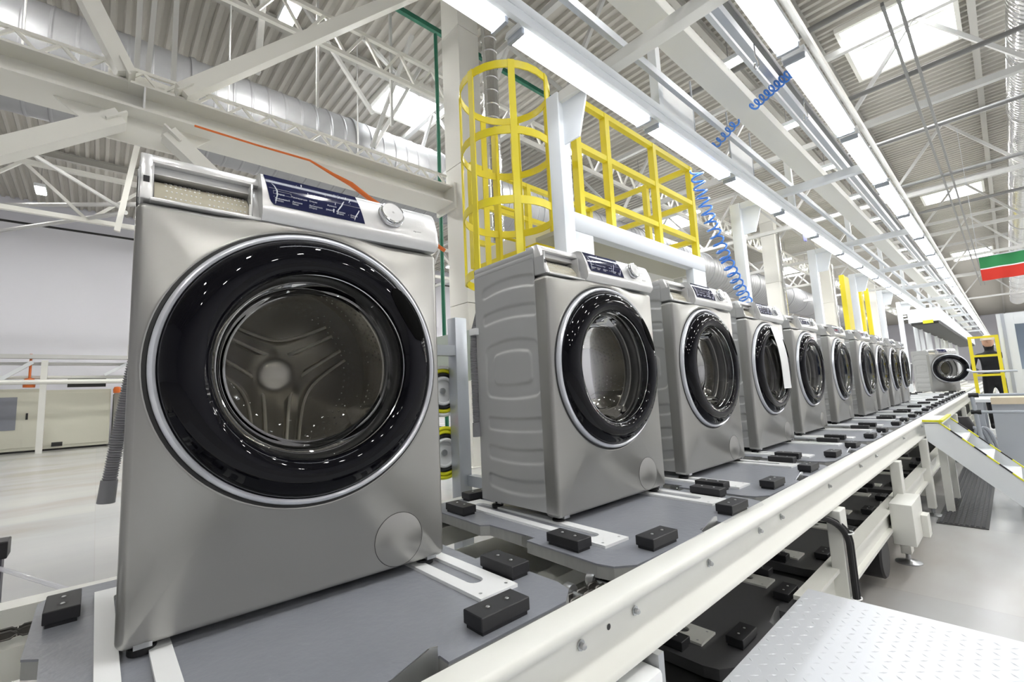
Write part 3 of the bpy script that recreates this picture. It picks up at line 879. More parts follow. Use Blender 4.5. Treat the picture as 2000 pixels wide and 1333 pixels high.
# legs with levelling feet
legy = [-1.4, 2.2, 3.62, 4.93, 6.5, 8.0, 9.6, 11.5, 14, 17, 20, 24, 28]
for k, y in enumerate(legy):
    for x in (.435, -.60):
        lg = MB().box(x - .025, x + .025, y - .045, y + .045, .06, dz - .152, .003)
        l = obj('leg', lg, CREAM, conv, smooth=0)
        ft = MB().lathe([(0, 0), (.065, 0), (.065, .006), (.02, .014), (.012, .02), (.012, .07), (0, .07)], (x, y, 0), 'z', 18)
        obj('levelling_foot', ft, STEEL, l)
    obj('leg_brace', MB().box(-.60, .41, y - .03, y + .03, dz - .205, dz - .155).box(-.60, .41, y - .03, y + .03, dz - .60, dz - .54), CREAM, conv, smooth=0)
# cable clipped to the first leg
cb = MB().tube(bez((.36, 2.02, dz - .155), (.43, 2.10, dz - .16), (.475, 2.16, dz - .20), (.475, 2.17, dz - .28), 16) + [(.475, 2.17, dz - .70)], .011, 10)
cb.tube(bez((.36, 2.05, dz - .155), (.43, 2.12, dz - .165), (.475, 2.20, dz - .20), (.477, 2.20, dz - .28), 16) + [(.477, 2.20, dz - .70)], .008, 10)
cable = obj('power_cable', cb, BLACKM, conv)
for z in (.235, .48):
    obj('cable_tie', MB().tube([(.475 + .016 * math.cos(g), 2.18 + .026 * math.sin(g), dz - z) for g in [2 * PI * i / 12 for i in range(12)]], .003, 5, closed=True), WHITEP, cable)
mbx = obj('motor_box', MB().box(.43, .53, 3.28, 3.62, dz - .56, dz - .34, .004), CREAM, conv, smooth=30, label='cream sheet metal motor box on a leg')
obj('motor_flange', MB().box(.53, .56, 3.52, 3.62, dz - .56, dz - .44), CREAM, mbx, smooth=0)
obj('motor', MB().lathe([(0, -.06), (.10, -.06), (.11, -.05), (.11, .10), (.10, .11), (0, .11)], (.30, 3.15, dz - .60), 'x', 28), BLACKM, conv, label='round black motor under the lower rail')
mb2 = obj('sensor_box', MB().box(.40, .46, .64, .80, dz - .30, dz - .17, .01), WHITEP, conv, smooth=30, label='white plastic terminal box under the rail')
obj('box_bracket', MB().box(.40, .45, .80, .82, dz - .24, dz - .15), STEEL, mb2, smooth=0)

# ---------------------------------------------------------------- step plate by the camera
st = thing('step_platform', 'white checkered steel step platform at bottom right beside the conveyor', 'platform', (0, 0, FLOOR))
zt = dz - .32
obj('deck_plate', MB().box(.441, 1.9, -1.2, 1.745, zt - .03, zt), PLATE, st, smooth=0)
tr = MB(); k = 0
for i in range(48):
    for j in range(97):
        x = .455 + i * .030; y = -1.19 + j * .030
        a = PI / 4 if (i + j) % 2 else -PI / 4
        c, s_ = math.cos(a), math.sin(a); l, w_ = .011, .0035
        q = [(x + c * l, y + s_ * l), (x - s_ * w_, y + c * w_), (x - c * l, y - s_ * l), (x + s_ * w_, y - c * w_)]
        tr.add([(*p, zt) for p in q] + [(x, y, zt + .0016)], [(0, 1, 4), (1, 2, 4), (2, 3, 4), (3, 0, 4)])
obj('tread_pattern', tr, PLATE, st, smooth=0, kind='stuff')
for x, y in ((.6, -1.1), (1.85, -1.1), (.62, 1.68), (1.85, 1.68)):
    obj('leg', MB().box(x - .025, x + .025, y - .025, y + .025, 0, zt - .03), CREAM, st, smooth=0)

# ---------------------------------------------------------------- overhead frames and strip lights
fy = [2.1, 4.98, 7.75, 10.3, 12.9, 15.5, 18.2, 21, 24, 27, 30]
oth = ['nearest', 'second nearest', 'third nearest', 'fourth', 'fifth', 'sixth', 'seventh', 'eighth', 'ninth', 'tenth', 'eleventh']
for k, y in enumerate(fy):
    t = thing('portal_frame', 'white steel portal frame over the line, %s from the camera' % oth[k], 'frame', (0, y, FLOOR), group='portal frames over the conveyor')
    obj('post', MB().box(-.86, -.76, -.05, .05, 0, dz + 2.275, .006), WHITES, t, smooth=30)
    obj('base_plate', MB().box(-.92, -.70, -.11, .11, 0, .012), WHITES, t, smooth=0)
    obj('cross_beam', MB().box(-.76, .30, -.038, .038, dz + 2.205, dz + 2.275, .006), WHITES if k else BEAMW, t, smooth=30)
    obj('gusset', MB().ext([(-.76, dz + 2.205), (-.56, dz + 2.205), (-.64, dz + 1.93), (-.76, dz + 1.93)], 'xz', -.006, .006), WHITES, t, smooth=0)
    obj('hanger', MB().box(-.48, -.42, .62, .68, dz + 2.20, dz + 2.9), WHITES, t, smooth=0)
tb = thing('ceiling_channel', 'grey white channel carrying the left row of strip lights', 'channel', (0, 0, 0))
obj('channel', MB().box(-.43, -.36, -1.5, 16.4, 2.15, 2.20).box(-.385, -.365, -1.5, 16.4, 2.10, 2.15), WHITES, tb, smooth=0)
tag(obj('cable_tray', MB().box(-.245, -.08, -1.5, 32, 2.44, 2.46).box(-.245, -.235, -1.5, 32, 2.46, 2.52).box(-.09, -.08, -1.5, 32, 2.46, 2.52), BEAMW, smooth=0), 'wide cream cable tray running lengthwise over the frames', 'cable tray')
for x, z, r_, m, nm in ((-.365, 2.42, .016, ALU, 'slim grey rail left of the cable tray'), (.135, 2.40, .02, ALU, 'grey guide rail right of the cable tray'), (.20, 2.36, .012, PIPEG, 'dark thin conduit beside the right strip lights'), (.27, 2.38, .02, ALU, 'grey guide rail next to the right strip lights'), (.02, 2.55, .014, WHITES, 'thin white rail above the hoses'), (.465, 2.15, .012, BEAMW, 'cream rail on the far side of the right strip lights')):
    tag(obj('guide_rail', MB().box(x - r_, x + r_, -1.5, 60 if x > .1 else 32, z - r_ * 1.6, z + r_ * 1.6), m, smooth=0), nm, 'rail')

def make_light():
    t = thing('strip_light', '', 'light')
    obj('housing', MB().box(-.055, .055, .03, 1.19, .02, .05), WHITES, t, smooth=0)
    obj('reflector', MB().ext([(-.058, .012), (.058, .012), (.045, .035), (-.045, .035)], 'xz', .02, 1.2), WHITEP, t, smooth=0)
    for x in (-.030, .030):
        obj('tube', MB().tube([(x, .05, 0), (x, 1.17, 0)], .016, 14), TUBE, t)
    for y in (.03, 1.175):
        obj('end_cap', MB().box(-.052, .052, y, y + .022, -.016, .035, .004), GREYST, t, smooth=30)
    return t
ONES = ['', 'first', 'second', 'third', 'fourth', 'fifth', 'sixth', 'seventh', 'eighth', 'ninth', 'tenth', 'eleventh', 'twelfth', 'thirteenth', 'fourteenth', 'fifteenth', 'sixteenth', 'seventeenth', 'eighteenth', 'nineteenth']
def nth(i):
    if i < 20: return ONES[i]
    t_ = {2: ('twentieth', 'twenty'), 3: ('thirtieth', 'thirty')}[i // 10]
    return t_[0] if i % 10 == 0 else t_[1] + '-' + ONES[i % 10]
l0 = make_light(); first_l = True
names = []
def lights(x, z, ya, n, side, w_=1.25):
    global first_l
    for i in range(n):
        lab = '%s glowing twin-tube strip light from the near end of the %s row' % (nth(i + 1), side)
        if first_l:
            o = l0; first_l = False; o.location = (x, ya + i * w_, z); o['label'] = lab
        else: o = dup(l0, (x, ya + i * w_, z), 0, lab)
        o['group'] = 'strip lights of the %s row' % side
lights(-.455, 2.10, .11, 13, 'left')
lights(.385, 2.10, .14, 36, 'right')

# hanging paper sheets
for k, (y0, y1, z0, z1, lb) in enumerate(((2.79, 3.27, 2.215, 2.57, 'larger blank white board hanging above the left strip lights, nearer one'), (3.95, 4.46, 2.225, 2.585, 'blank white board hanging above the left strip lights, farther one'))):
    t = thing('hanging_board', lb, 'board', (-.44, y0, z0))
    obj('sheet', MB().box(-.003, .003, 0, y1 - y0, 0, z1 - z0), WHITEP, t, smooth=0)
    obj('board_edge', MB().box(-.006, .006, -.01, 0, -.02, z1 - z0 + .15).box(-.006, .006, y1 - y0, y1 - y0 + .01, -.02, z1 - z0 + .15), GREYST, t, smooth=0)
t = thing('strap', 'violet cloth strap hung over the left strip lights', 'strap', (-.47, 6.1, 2.1))
obj('strap_band', MB().box(-.02, .0, -.03, .03, -.10, .18), mat('violet', (.22, .22, .55), .6), t, smooth=0)

# coiled blue air hoses
def coil(pts, r, turns, wire, n=14):
    P = [Vector(p) for p in pts]; out = []
    segs = [(b - a).length for a, b in zip(P, P[1:])]; L = sum(segs); N = turns * n
    for i in range(N + 1):
        s_ = L * i / N; j = 0
        while j < len(segs) - 1 and s_ > segs[j]: s_ -= segs[j]; j += 1
        c = P[j].lerp(P[j + 1], min(1, s_ / segs[j])); d = (P[j + 1] - P[j]).normalized()
        a = d.orthogonal().normalized(); b = d.cross(a); g = 2 * PI * i / n
        out.append(c + (a * math.cos(g) + b * math.sin(g)) * r)
    return MB().tube(out, wire, 6)
h = coil(bez((-.5, 3.37, 2.05), (-.5, 3.42, 1.7), (-.5, 3.75, 1.4), (-.5, 4.16, 1.03), 12), .045, 19, .008)
tag(obj('air_hose', h, BLUEH), 'long blue coiled air hose hanging down beside the white post', 'hose')
h = coil(bez((-.48, 3.60, 2.27), (-.38, 3.55, 2.29), (-.28, 3.5, 2.31), (-.19, 3.42, 2.32), 10), .028, 6, .0065)
tag(obj('air_hose', h, BLUEH), 'short blue coiled hose between the two hanging boards', 'hose')
h = coil(bez((-.04, 3.31, 2.30), (.05, 3.26, 2.31), (.15, 3.2, 2.31), (.27, 3.11, 2.30), 10), .028, 8, .0065)
tag(obj('air_hose', h, BLUEH), 'short blue coiled hose hanging across the right guide rails', 'hose')
for k, (x, y, z) in enumerate(((.19, 2.72, 2.22), (.22, 3.55, 2.22))):
    pts = [(x, y, z + .12), (x, y, z + .04), (x + .012, y, z), (x + .012, y, z - .03), (x - .0, y, z - .045), (x - .012, y, z - .03), (x - .006, y, z)]
    tag(obj('hanging_hook', MB().tube(pts, .004, 6), CHROME), 'open steel hook on the right guide rail, %s one' % ('nearer' if k == 0 else 'farther'), 'hook')

# ---------------------------------------------------------------- hall lamps
def make_bay():
    t = thing('bay_lamp', '', 'lamp')
    obj('lamp_body', MB().box(-.33, .33, -.12, .12, .0, .10, .01), WHITES, t, smooth=0)
    obj('diffuser', MB().box(-.30, .30, -.10, .10, -.025, 0), BAY, t, smooth=0)
    obj('hanger', MB().beam((0, 0, .1), (0, 0, 1.06), .012, .012), PIPEG, t, smooth=0)
    return t
b0 = make_bay(); nb = 0
for ix, x in enumerate((-17.7, -12.15, -6.65, -2.25, 3.2, 8.6, 14)):
    for iy in range(23):
        y = -5.2 + iy * 3.66
        if x == -2.25 and iy < 4: continue
        lab = 'white high-bay lamp under the roof, lane %s, %s row' % (['by the left wall', 'second from the left wall', 'above the big cream beam', 'left of the conveyor line', 'right of the conveyor line', 'second from the right wall', 'by the right wall'][ix], nth(iy + 1))
        o = b0 if nb == 0 else dup(b0)
        o.location = (x, y, 6.98); o['label'] = lab; o['group'] = 'high-bay lamps under the roof'; nb += 1
for k, (y, lb) in enumerate(((-1.0, 'left of the beam node'), (1.43, 'below the beam left of the display'), (3.75, 'under the beam near the orange cable'))):
    t = thing('flood_lamp', 'bright compact flood lamp ' + lb, 'lamp', (-7.6, y, 4.7))
    obj('lamp_body', MB().box(-.10, .10, -.14, .14, 0, .09, .015), WHITES, t, smooth=0)
    obj('diffuser', MB().box(-.085, .085, -.12, .12, -.02, 0), BAY, t, smooth=0)
    obj('lamp_arm', MB().tube([(0, 0, .09), (0, 0, 3.36)], .014, 8), TRUSS, t)
tag(obj('spotlight', MB().lathe([(0, .0), (.05, .0), (.09, .12), (.0, .12)], (-6.55, 2.2, 7.15), 'z', 14).tube([(-6.55, 2.2, 7.27), (-6.55, 2.2, 8.05)], .012, 6), BAY), 'small round lamp just above the high-bay lamp near the roof truss', 'lamp') if 0 else None

# ---------------------------------------------------------------- ducts and pipes
def spiral_duct(p, q, r, pitch, m, name, label, ridge=.012, n=40):
    p = Vector(p); q = Vector(q); L = (q - p).length; k = int(L / pitch); pts = []; rr = []
    for i in range(k):
        for f, e in ((0, 0), (.82, 0), (.88, ridge), (.94, ridge)):
            pts.append(p.lerp(q, (i + f) / k)); rr.append(r + e)
    pts.append(q); rr.append(r)
    t = thing(name, label, 'duct')
    obj('duct_shell', MB().tube(pts, rr, n), m, t, smooth=30)
    for i in range(1, int(L / 3)):
        c = p.lerp(q, i * 3 / L); d = (q - p).normalized() * .04
        obj('duct_flange', MB().tube([c - d, c + d], r + ridge * 2.2, n), m, t, smooth=30)
    return t
spiral_duct((-9, -14, 6.05), (-9, 60, 6.05), .88, .30, DUCT, 'ventilation_duct', 'large round galvanised duct under the roof on the left')
spiral_duct((2.15, 4, 6.6), (2.15, 60, 6.6), .50, .14, DUCTS, 'ventilation_duct', 'silver foil ribbed duct at the upper right')
spiral_duct((-4.60, 4.86, -.6), (-4.60, 4.86, 7.4), .13, .25, DUCTS, 'air_duct', 'narrow shiny foil duct rising beside the near column', .01, 20)
for y, x0, z in ((7.9, -3, 5.75), (10.55, -.9, 5.75), (13.4, -1.2, 5.8), (16.4, -1.5, 5.6), (20, -2, 5.7)):
    tag(obj('roof_pipe', MB().tube([(x0, y, z), (15, y, z)], .045, 12), PIPEG), '%s dark grey pipe crossing under the roof, counted from the camera' % {7.9: 'nearest', 10.55: 'second', 13.4: 'third', 16.4: 'fourth', 20: 'farthest'}[y], 'pipe')
for x, lb in ((.35, 'left'), (.52, 'right')):
    tag(obj('busbar', MB().box(x - .02, x + .02, 8, 40, 5.6, 5.66), PIPEG, smooth=0), 'dark busbar running along under the roof skylight, %s of the pair' % lb, 'busbar')
GY = 4.42
g = MB().tube([(-5.62, GY, 7.2), (-5.62, GY, -.75)], .035, 10)
tag(obj('green_pipe', g, GREEN), 'dark green pipe standing against the near column', 'pipe')
tag(obj('green_pipe', MB().box(-6.15, -6.07, 2.5, 9.5, 7.75, 7.85), GREEN, smooth=0), 'dark green rail under the roof left of the near column', 'rail')

# ---------------------------------------------------------------- columns
for k, (y, lb) in enumerate(((4.52, 'near'), (19.9, 'second'), (28, 'third'), (40, 'fourth'))):
    t = thing('building_column', 'cream square building column, %s one along the left of the line' % lb, 'column', (-5, y, FLOOR))
    for j, (z0, z1) in enumerate(((0, 2.6), (2.61, 5.0), (5.01, 7.5), (7.51, 9.0))):
        obj('cladding_panel', MB().box(-.25, .25, -.22, .22, z0, z1 - .0, .004), BEAMW, t, smooth=0)
    obj('base_plate', MB().box(-.32, .32, -.3, .3, 0, .02), BEAMW, t, smooth=0)
    if k: obj('conduit', MB().tube([(.3, .1, 0), (.3, .1, 7)], .06, 10), DUCTS, t)

# big cream beam with bracing
X = -5.0
t = thing('crane_beam', 'big cream I-beam with lattice top running to the near column', 'beam', (0, 0, 0))
gd = MB().box(X - .54, X, -12, 4.28, 3.60, 3.625).box(X - .54, X, -12, 4.28, 3.875, 3.90).box(X - .285, X - .255, -12, 4.28, 3.625, 3.875)
obj('girder', gd, BEAMW, t, smooth=0)
obj('web_plate', MB().box(X - .26, X - .235, -.10, .72, 3.90, 4.12), BEAMW, t, smooth=0)
obj('web_plate', MB().ext([(-.5, 3.60), (.85, 3.60), (.55, 3.30), (-.1, 3.30)], 'yz', X - .26, X - .235), BEAMW, t, smooth=0)
obj('stiffener', MB().box(X - .25, X - .005, .20, .215, 3.625, 3.875), WHITEP, t, smooth=0)
obj('end_plate', MB().box(X - .5, X + .05, 4.25, 4.295, 3.5, 3.95), BEAMW, t, smooth=0)
for a, b in (((X, .05, 3.93), (X, -.75, 5.6)), ((X, .52, 3.93), (X, 3.8, 7.3)), ((X, .02, 3.42), (X, -2.6, 1.40)), ((X, .42, 3.40), (X, 1.9, 2.1))):
    d = (Vector(b) - Vector(a)).normalized()
    bm_ = MB().beam(a, b, .16, .20, (1, 0, 0))
    br = obj('brace', bm_, BEAMW, t, smooth=0)
    obj('gusset', MB().beam(Vector(a) - d * .06, Vector(a) + d * .14, .02, .30, (1, 0, 0)), BEAMW, br, smooth=0)
lat = truss((X - .1, -8, 3.92), (X - .1, 4.2, 3.92), .17, .32, BEAMW, .035, .028, 'cable_lattice', 'small cream lattice tray lying along the top of the big beam')
tag(obj('orange_cable', MB().tube([(-4.93, .65, 3.56), (-4.93, 1.27, 3.55), (-4.9, 1.9, 3.54), (-4.9, 2.2, 3.44), (-4.88, 2.45, 3.36), (-4.88, 2.72, 3.22), (-4.78, 3.2, 2.95), (-4.62, 3.8, 2.58)], [.012, .012, .014, .022, .035, .035, .03, .03], 8), ORANGE), 'orange cable sagging from the underside of the big beam', 'cable')
# far struts and rods under the beam on the left
for k, (a, b, r_) in enumerate((((-20, -2.9, 7.0), (-12, 1.4, 5.3), .06), ((-20, -2.6, 6.2), (-14, 0.3, 5.5), .06), ((-14, -1.9, 6.8), (-14, .2, 5.6), .05))):
    tag(obj('wind_brace', MB().tube([a, b], r_, 8), TRUSS), ['upper', 'middle', 'lower'][k] + ' white tie rod crossing the far hall at upper left', 'rod')
tag(obj('roof_post', MB().beam((-13.8, .15, 4.9), (-13.8, .55, 8.0), .12, .12), BEAMW, smooth=0), 'slender cream post seen left of the foremost machine', 'post')

# ---------------------------------------------------------------- yellow ladder cage and platform
lc = thing('caged_ladder', 'yellow safety cage ladder rising beside the white portal frame', 'ladder', (0, 0, 0))
cx, cy, R_ = -1.55, 2.33, .37
A0, A1 = math.radians(-200), math.radians(20)
for z in (1.25, 1.75, 2.28, 2.8):
    bm_ = MB(); N = 28
    pts = [(cx + R_ * math.cos(2 * PI * i / N), cy + R_ * math.sin(2 * PI * i / N)) for i in range(N)]
    bm_.add([(x, y, z - .03) for x, y in pts] + [(x, y, z + .03) for x, y in pts] + [(cx + (x - cx) * .975, cy + (y - cy) * .975, z - .03) for x, y in pts] + [(cx + (x - cx) * .975, cy + (y - cy) * .975, z + .03) for x, y in pts],
            [f for i in range(N) for j in ((i + 1) % N,) for f in ((i, j, N + j, N + i), (2 * N + i, 3 * N + i, 3 * N + j, 2 * N + j), (i, 2 * N + i, 2 * N + j, j), (N + i, N + j, 3 * N + j, 3 * N + i))])
    obj('cage_hoop', bm_, YEL, lc, smooth=40)
for k in range(7):
    a = math.radians(-190 + k * 52)
    x, y = cx + R_ * math.cos(a), cy + R_ * math.sin(a)
    tdir = Vector((-math.sin(a), math.cos(a), 0))
    obj('cage_bar', MB().beam((x, y, 1.22), (x, y, 2.83), .05, .012, (math.cos(a), math.sin(a), 0)), YEL, lc, smooth=0)
for y in (2.50, 2.74):
    obj('ladder_stile', MB().box(-1.92, -1.86, y - .015, y + .015, FLOOR, 2.75), YEL, lc, smooth=0)
for i in range(11):
    obj('rung', MB().tube([(-1.89, 2.50, -.5 + i * .28), (-1.89, 2.74, -.5 + i * .28)], .014, 8), YEL, lc)
gp = thing('guarded_platform', 'yellow guard rail around the raised maintenance platform', 'platform', (0, 0, 0))
PX0, PX1, PY0, PY1, PZ = -2.6, -1.2, 2.78, 4.78, 1.66
for x, y in ((PX1, 2.78), (PX1, 3.2), (PX1, 4.0), (PX1, PY1), (PX0, PY0), (PX0, 3.6), (PX0, PY1), (PX1 - .55, PY1)):
    obj('rail_post', MB().box(x - .03, x + .03, y - .03, y + .03, PZ, 2.8), YEL, gp, smooth=0)
for z in (1.95, 2.37, 2.78):
    for a, b in (((PX1, PY0, z), (PX1, PY1, z)), ((PX0, PY0, z), (PX0, PY1, z)), ((PX0, PY1, z), (PX1, PY1, z))):
        obj('hand_rail', MB().beam(a, b, .05, .05), YEL, gp, smooth=0)
obj('platform_deck', MB().box(PX0, PX1 - .06, PY0, PY1, PZ - .12, PZ), BEAMW, gp, smooth=0)
obj('toe_board', MB().box(PX0, PX1 - .06, PY0 - .015, PY0, PZ - .10, PZ + .02), YEL, gp, smooth=0)
obj('drive_casing', MB().box(PX0 + .1, PX0 + 1.1, PY0 + .1, PY0 + .5, PZ, PZ + .22, .01), BEAMW, gp, smooth=0)
for x, y in ((PX0 + .1, PY0 + .1), (PX0 + .1, PY1 - .1), (PX1 - .16, PY1 - .1), (PX1 - .16, PY0 + .1)):
    obj('support_leg', MB().box(x - .05, x + .05, y - .05, y + .05, FLOOR, PZ - .12), CREAM, gp, smooth=0)
# white machine frame under the platform, facing the line
wf = thing('lift_enclosure', 'white rounded steel enclosure frame behind the second and third machines', 'frame', (0, 0, 0))
obj('top_beam', MB().box(-.90, -.82, 2.2, 4.12, 1.405, 1.545, .02), WHITES, wf, smooth=30)
obj('upright', MB().box(-.895, -.826, 2.20, 2.42, FLOOR, 1.41, .004), WHITES, wf, smooth=30)
obj('upright', MB().box(-.895, -.826, 3.86, 4.11, FLOOR, 1.41, .004), WHITES, wf, smooth=30)
obj('roof_panel', MB().box(-1.16, -.90, 2.2, 4.12, 1.42, 1.45), CREAMD, wf, smooth=0)
obj('warning_plate', MB().box(-.818, -.814, 3.93, 4.04, .82, 1.22), CLEARY, wf, smooth=0)
wt = MB()
for i in range(9): wt.box(-.8135, -.813, 3.965, 4.01, .86 + i * .036, .88 + i * .036)
obj('warning_print', wt, BLACKM, wf, smooth=0)
yb = thing('yellow_bracket', 'bright yellow angular bracket above the second machine', 'bracket', (0, 0, 0))
obj('bracket_arm', MB().box(-.62, -.56, 1.72, 1.95, .965, 1.03).box(-.62, -.56, 1.93, 1.99, .6, 1.03), CLEARY, yb, smooth=0)
obj('bracket_foot', MB().box(-.64, -.54, 1.91, 2.01, FLOOR, .6), CREAM, yb, smooth=0)
t = thing('warning_panel', 'bright yellow low panel behind the fifth machine', 'panel', (0, 0, 0))
obj('panel_sheet', MB().box(-.80, -.77, 5.35, 6.3, .80, .92), CLEARY, t, smooth=0)
obj('panel_post', MB().box(-.81, -.76, 5.4, 5.45, FLOOR, .80).box(-.81, -.76, 6.2, 6.25, FLOOR, .8), CREAM, t, smooth=0)
for k, (y, z0, z1) in enumerate(((21.2, 2.2, 4.3), (24.0, 1.5, 4.3))):
    t = thing('lift_gate', 'tall yellow gate panel far down on the left, %s one' % ('nearer' if k == 0 else 'farther'), 'gate', (-3, y, FLOOR))
    obj('gate_panel', MB().box(-.05, .05, -.1, 1.4 if k == 0 else .35, z0 - FLOOR, z1 - FLOOR), YEL, t, smooth=0)
    obj('gate_post', MB().box(-.08, .08, -.2, -.08, 0, z1 - FLOOR).box(-.08, .08, 1.4, 1.52, 0, z1 - FLOOR), YEL, t, smooth=0)

# ---------------------------------------------------------------- reel stand behind the first two machines
rs = thing('reel_stand', 'grey aluminium stand with hose reels between the first two machines', 'stand', (0, 0, FLOOR))
for x, y in ((-.87, 1.29), (-.87, .80), (-1.42, 1.45), (-1.42, .8)):
    obj('upright', MB().box(x - .035, x + .035, y - .035, y + .035, 0, dz + .76, .004), ALU, rs, smooth=30)
obj('cross_bar', MB().box(-.90, -.84, .8, 1.29, dz + .57, dz + .62).box(-1.42, -.87, .78, .82, dz + .57, dz + .62).box(-.85, -.70, 1.30, 1.34, dz - .06, dz - .01), ALU, rs, smooth=0)
obj('side_sheet', MB().box(-1.39, -.90, 1.42, 1.43, dz + .45, dz + .72), mat('pale_green', (.62, .68, .62), .4), rs, smooth=0)
for k, z in enumerate((.40, .10)):
    r = thing('hose_reel', 'yellow and black striped hose reel on the aluminium stand, %s one' % ('upper' if k == 0 else 'lower'), 'reel', (-1.06, 1.23, z))
    rn = random.Random(k)
    for i in range(17):
        x = -.14 + i * .0175
        m_ = (BLACKM, CLEARY, WHITEP, BLACKM, WHITEP, CLEARY)[(i + k) % 6]
        N = 36
        obj('hose_turn', MB().tube([(x, .118 * math.cos(2 * PI * q / N), .118 * math.sin(2 * PI * q / N)) for q in range(N)], .0095, 8, closed=True), m_, r)
    for i, rad in enumerate((.100, .082, .064)):
        for x in (.14, -.14):
            obj('hose_turn', MB().tube([(x, rad * math.cos(2 * PI * q / 32), rad * math.sin(2 * PI * q / 32)) for q in range(32)], .0088, 8, closed=True), (CLEARY, BLACKM, WHITEP)[i], r)
    obj('reel_core', MB().lathe([(0, -.13), (.105, -.13), (.105, .13), (0, .13)], ax='x', n=28), WHITEP, r)
    obj('axle', MB().tube([(-.36, 0, 0), (.14, 0, 0)], .015, 10), STEEL, r)
tag(obj('red_marker', MB().box(-.95, -.92, 1.12, 1.185, .235, .275, .005), RED, smooth=0), 'small red marker block between the two hose reels', 'marker')

# black bracket and clear hose at the left edge
bs = thing('black_bracket', 'black metal post with bracket at the left edge of the picture', 'post', (-.90, -.205, FLOOR))
obj('bracket_post', MB().box(-.03, .02, -.02, .0, 0, dz + .005), mat('dark_blue_grey', (.05, .05, .07), .5), bs, smooth=0)
obj('bracket_head', MB().box(-.04, .03, -.03, .01, dz + .0, dz + .045, .003), BLACKM, bs, smooth=0)
ch_ = MB().tube(bez((-1.05, -.30, -.02), (-.85, -.22, .0), (-.70, -.16, -.01), (-.585, -.06, -.045), 24), .0055, 10)
tag(obj('clear_tube', ch_, CLEAR), 'clear plastic tube curving onto the near pallet at left', 'tube')

# ---------------------------------------------------------------- crossing stair, mat, floor things on the right
stt = thing('crossing_stair', 'cream crossing stair with yellow and black striped edges over the aisle', 'stair', (0, 0, FLOOR))
yA, yB = 5.0, 5.75
def stringer(y):
    return MB().ext([(.45, dz - .03), (.54, dz - .03), (1.20, dz - .75 + .05), (1.20, dz - .75), (1.05, dz - .75), (.45, dz - .17)], 'xz', y, y + .02)
obj('stringer', stringer(yA), WHITES, stt, smooth=0)
obj('stringer', stringer(yB), WHITES, stt, smooth=0)
nst = 11
for i in range(nst):
    f0, f1 = i / nst, (i + 1) / nst
    pts = [Vector((.54 + (1.20 - .54) * f, 0, dz - .03 - (.67) * f)) for f in (f0, f1)]
    for y in (yA, yB):
        obj('hazard_stripe', MB().beam(pts[0] + Vector((0, y + .01, .006)), pts[1] + Vector((0, y + .01, .006)), .028, .008), CLEARY if i % 2 == 0 else BLACKM, stt, smooth=0)
obj('top_step', MB().box(.44, .56, yA, yB, dz - .035, dz - .02), WHITES, stt, smooth=0)
obj('step_edge', MB().box(.44, .56, yA - .01, yA + .02, dz - .02, dz - .005).box(.54, .565, yA, yB, dz - .02, dz - .005), CLEARY, stt, smooth=0)
for i in range(1, 5):
    x = .54 + .135 * i; z = dz - .03 - .137 * i
    obj('tread', MB().box(x - .12, x, yA + .02, yB, z - .02, z), WHITES, stt, smooth=0)
obj('support', MB().box(.50, .55, yA + .1, yA + .15, 0, dz - .1).box(.50, .55, yB - .1, yB - .05, 0, dz - .1), CREAM, stt, smooth=0)

mt = thing('floor_mat', 'black perforated rubber mat on the aisle floor', 'mat', (0, 0, FLOOR))
obj('mat_base', MB().box(.47, .745, 4.68, 8.4, 0, .006), mat('mat_dark', (.05, .05, .052), .5), mt, smooth=0)
mm = MB()
for j in range(150):
    for i in range(9):
        x = .485 + i * .028; y = 4.70 + j * .0245
        mm.box(x, x + .018, y, y + .012, .006, .013)
obj('mat_studs', mm, mat('mat_stud', (.10, .10, .11), .4), mt, smooth=0, kind='stuff')

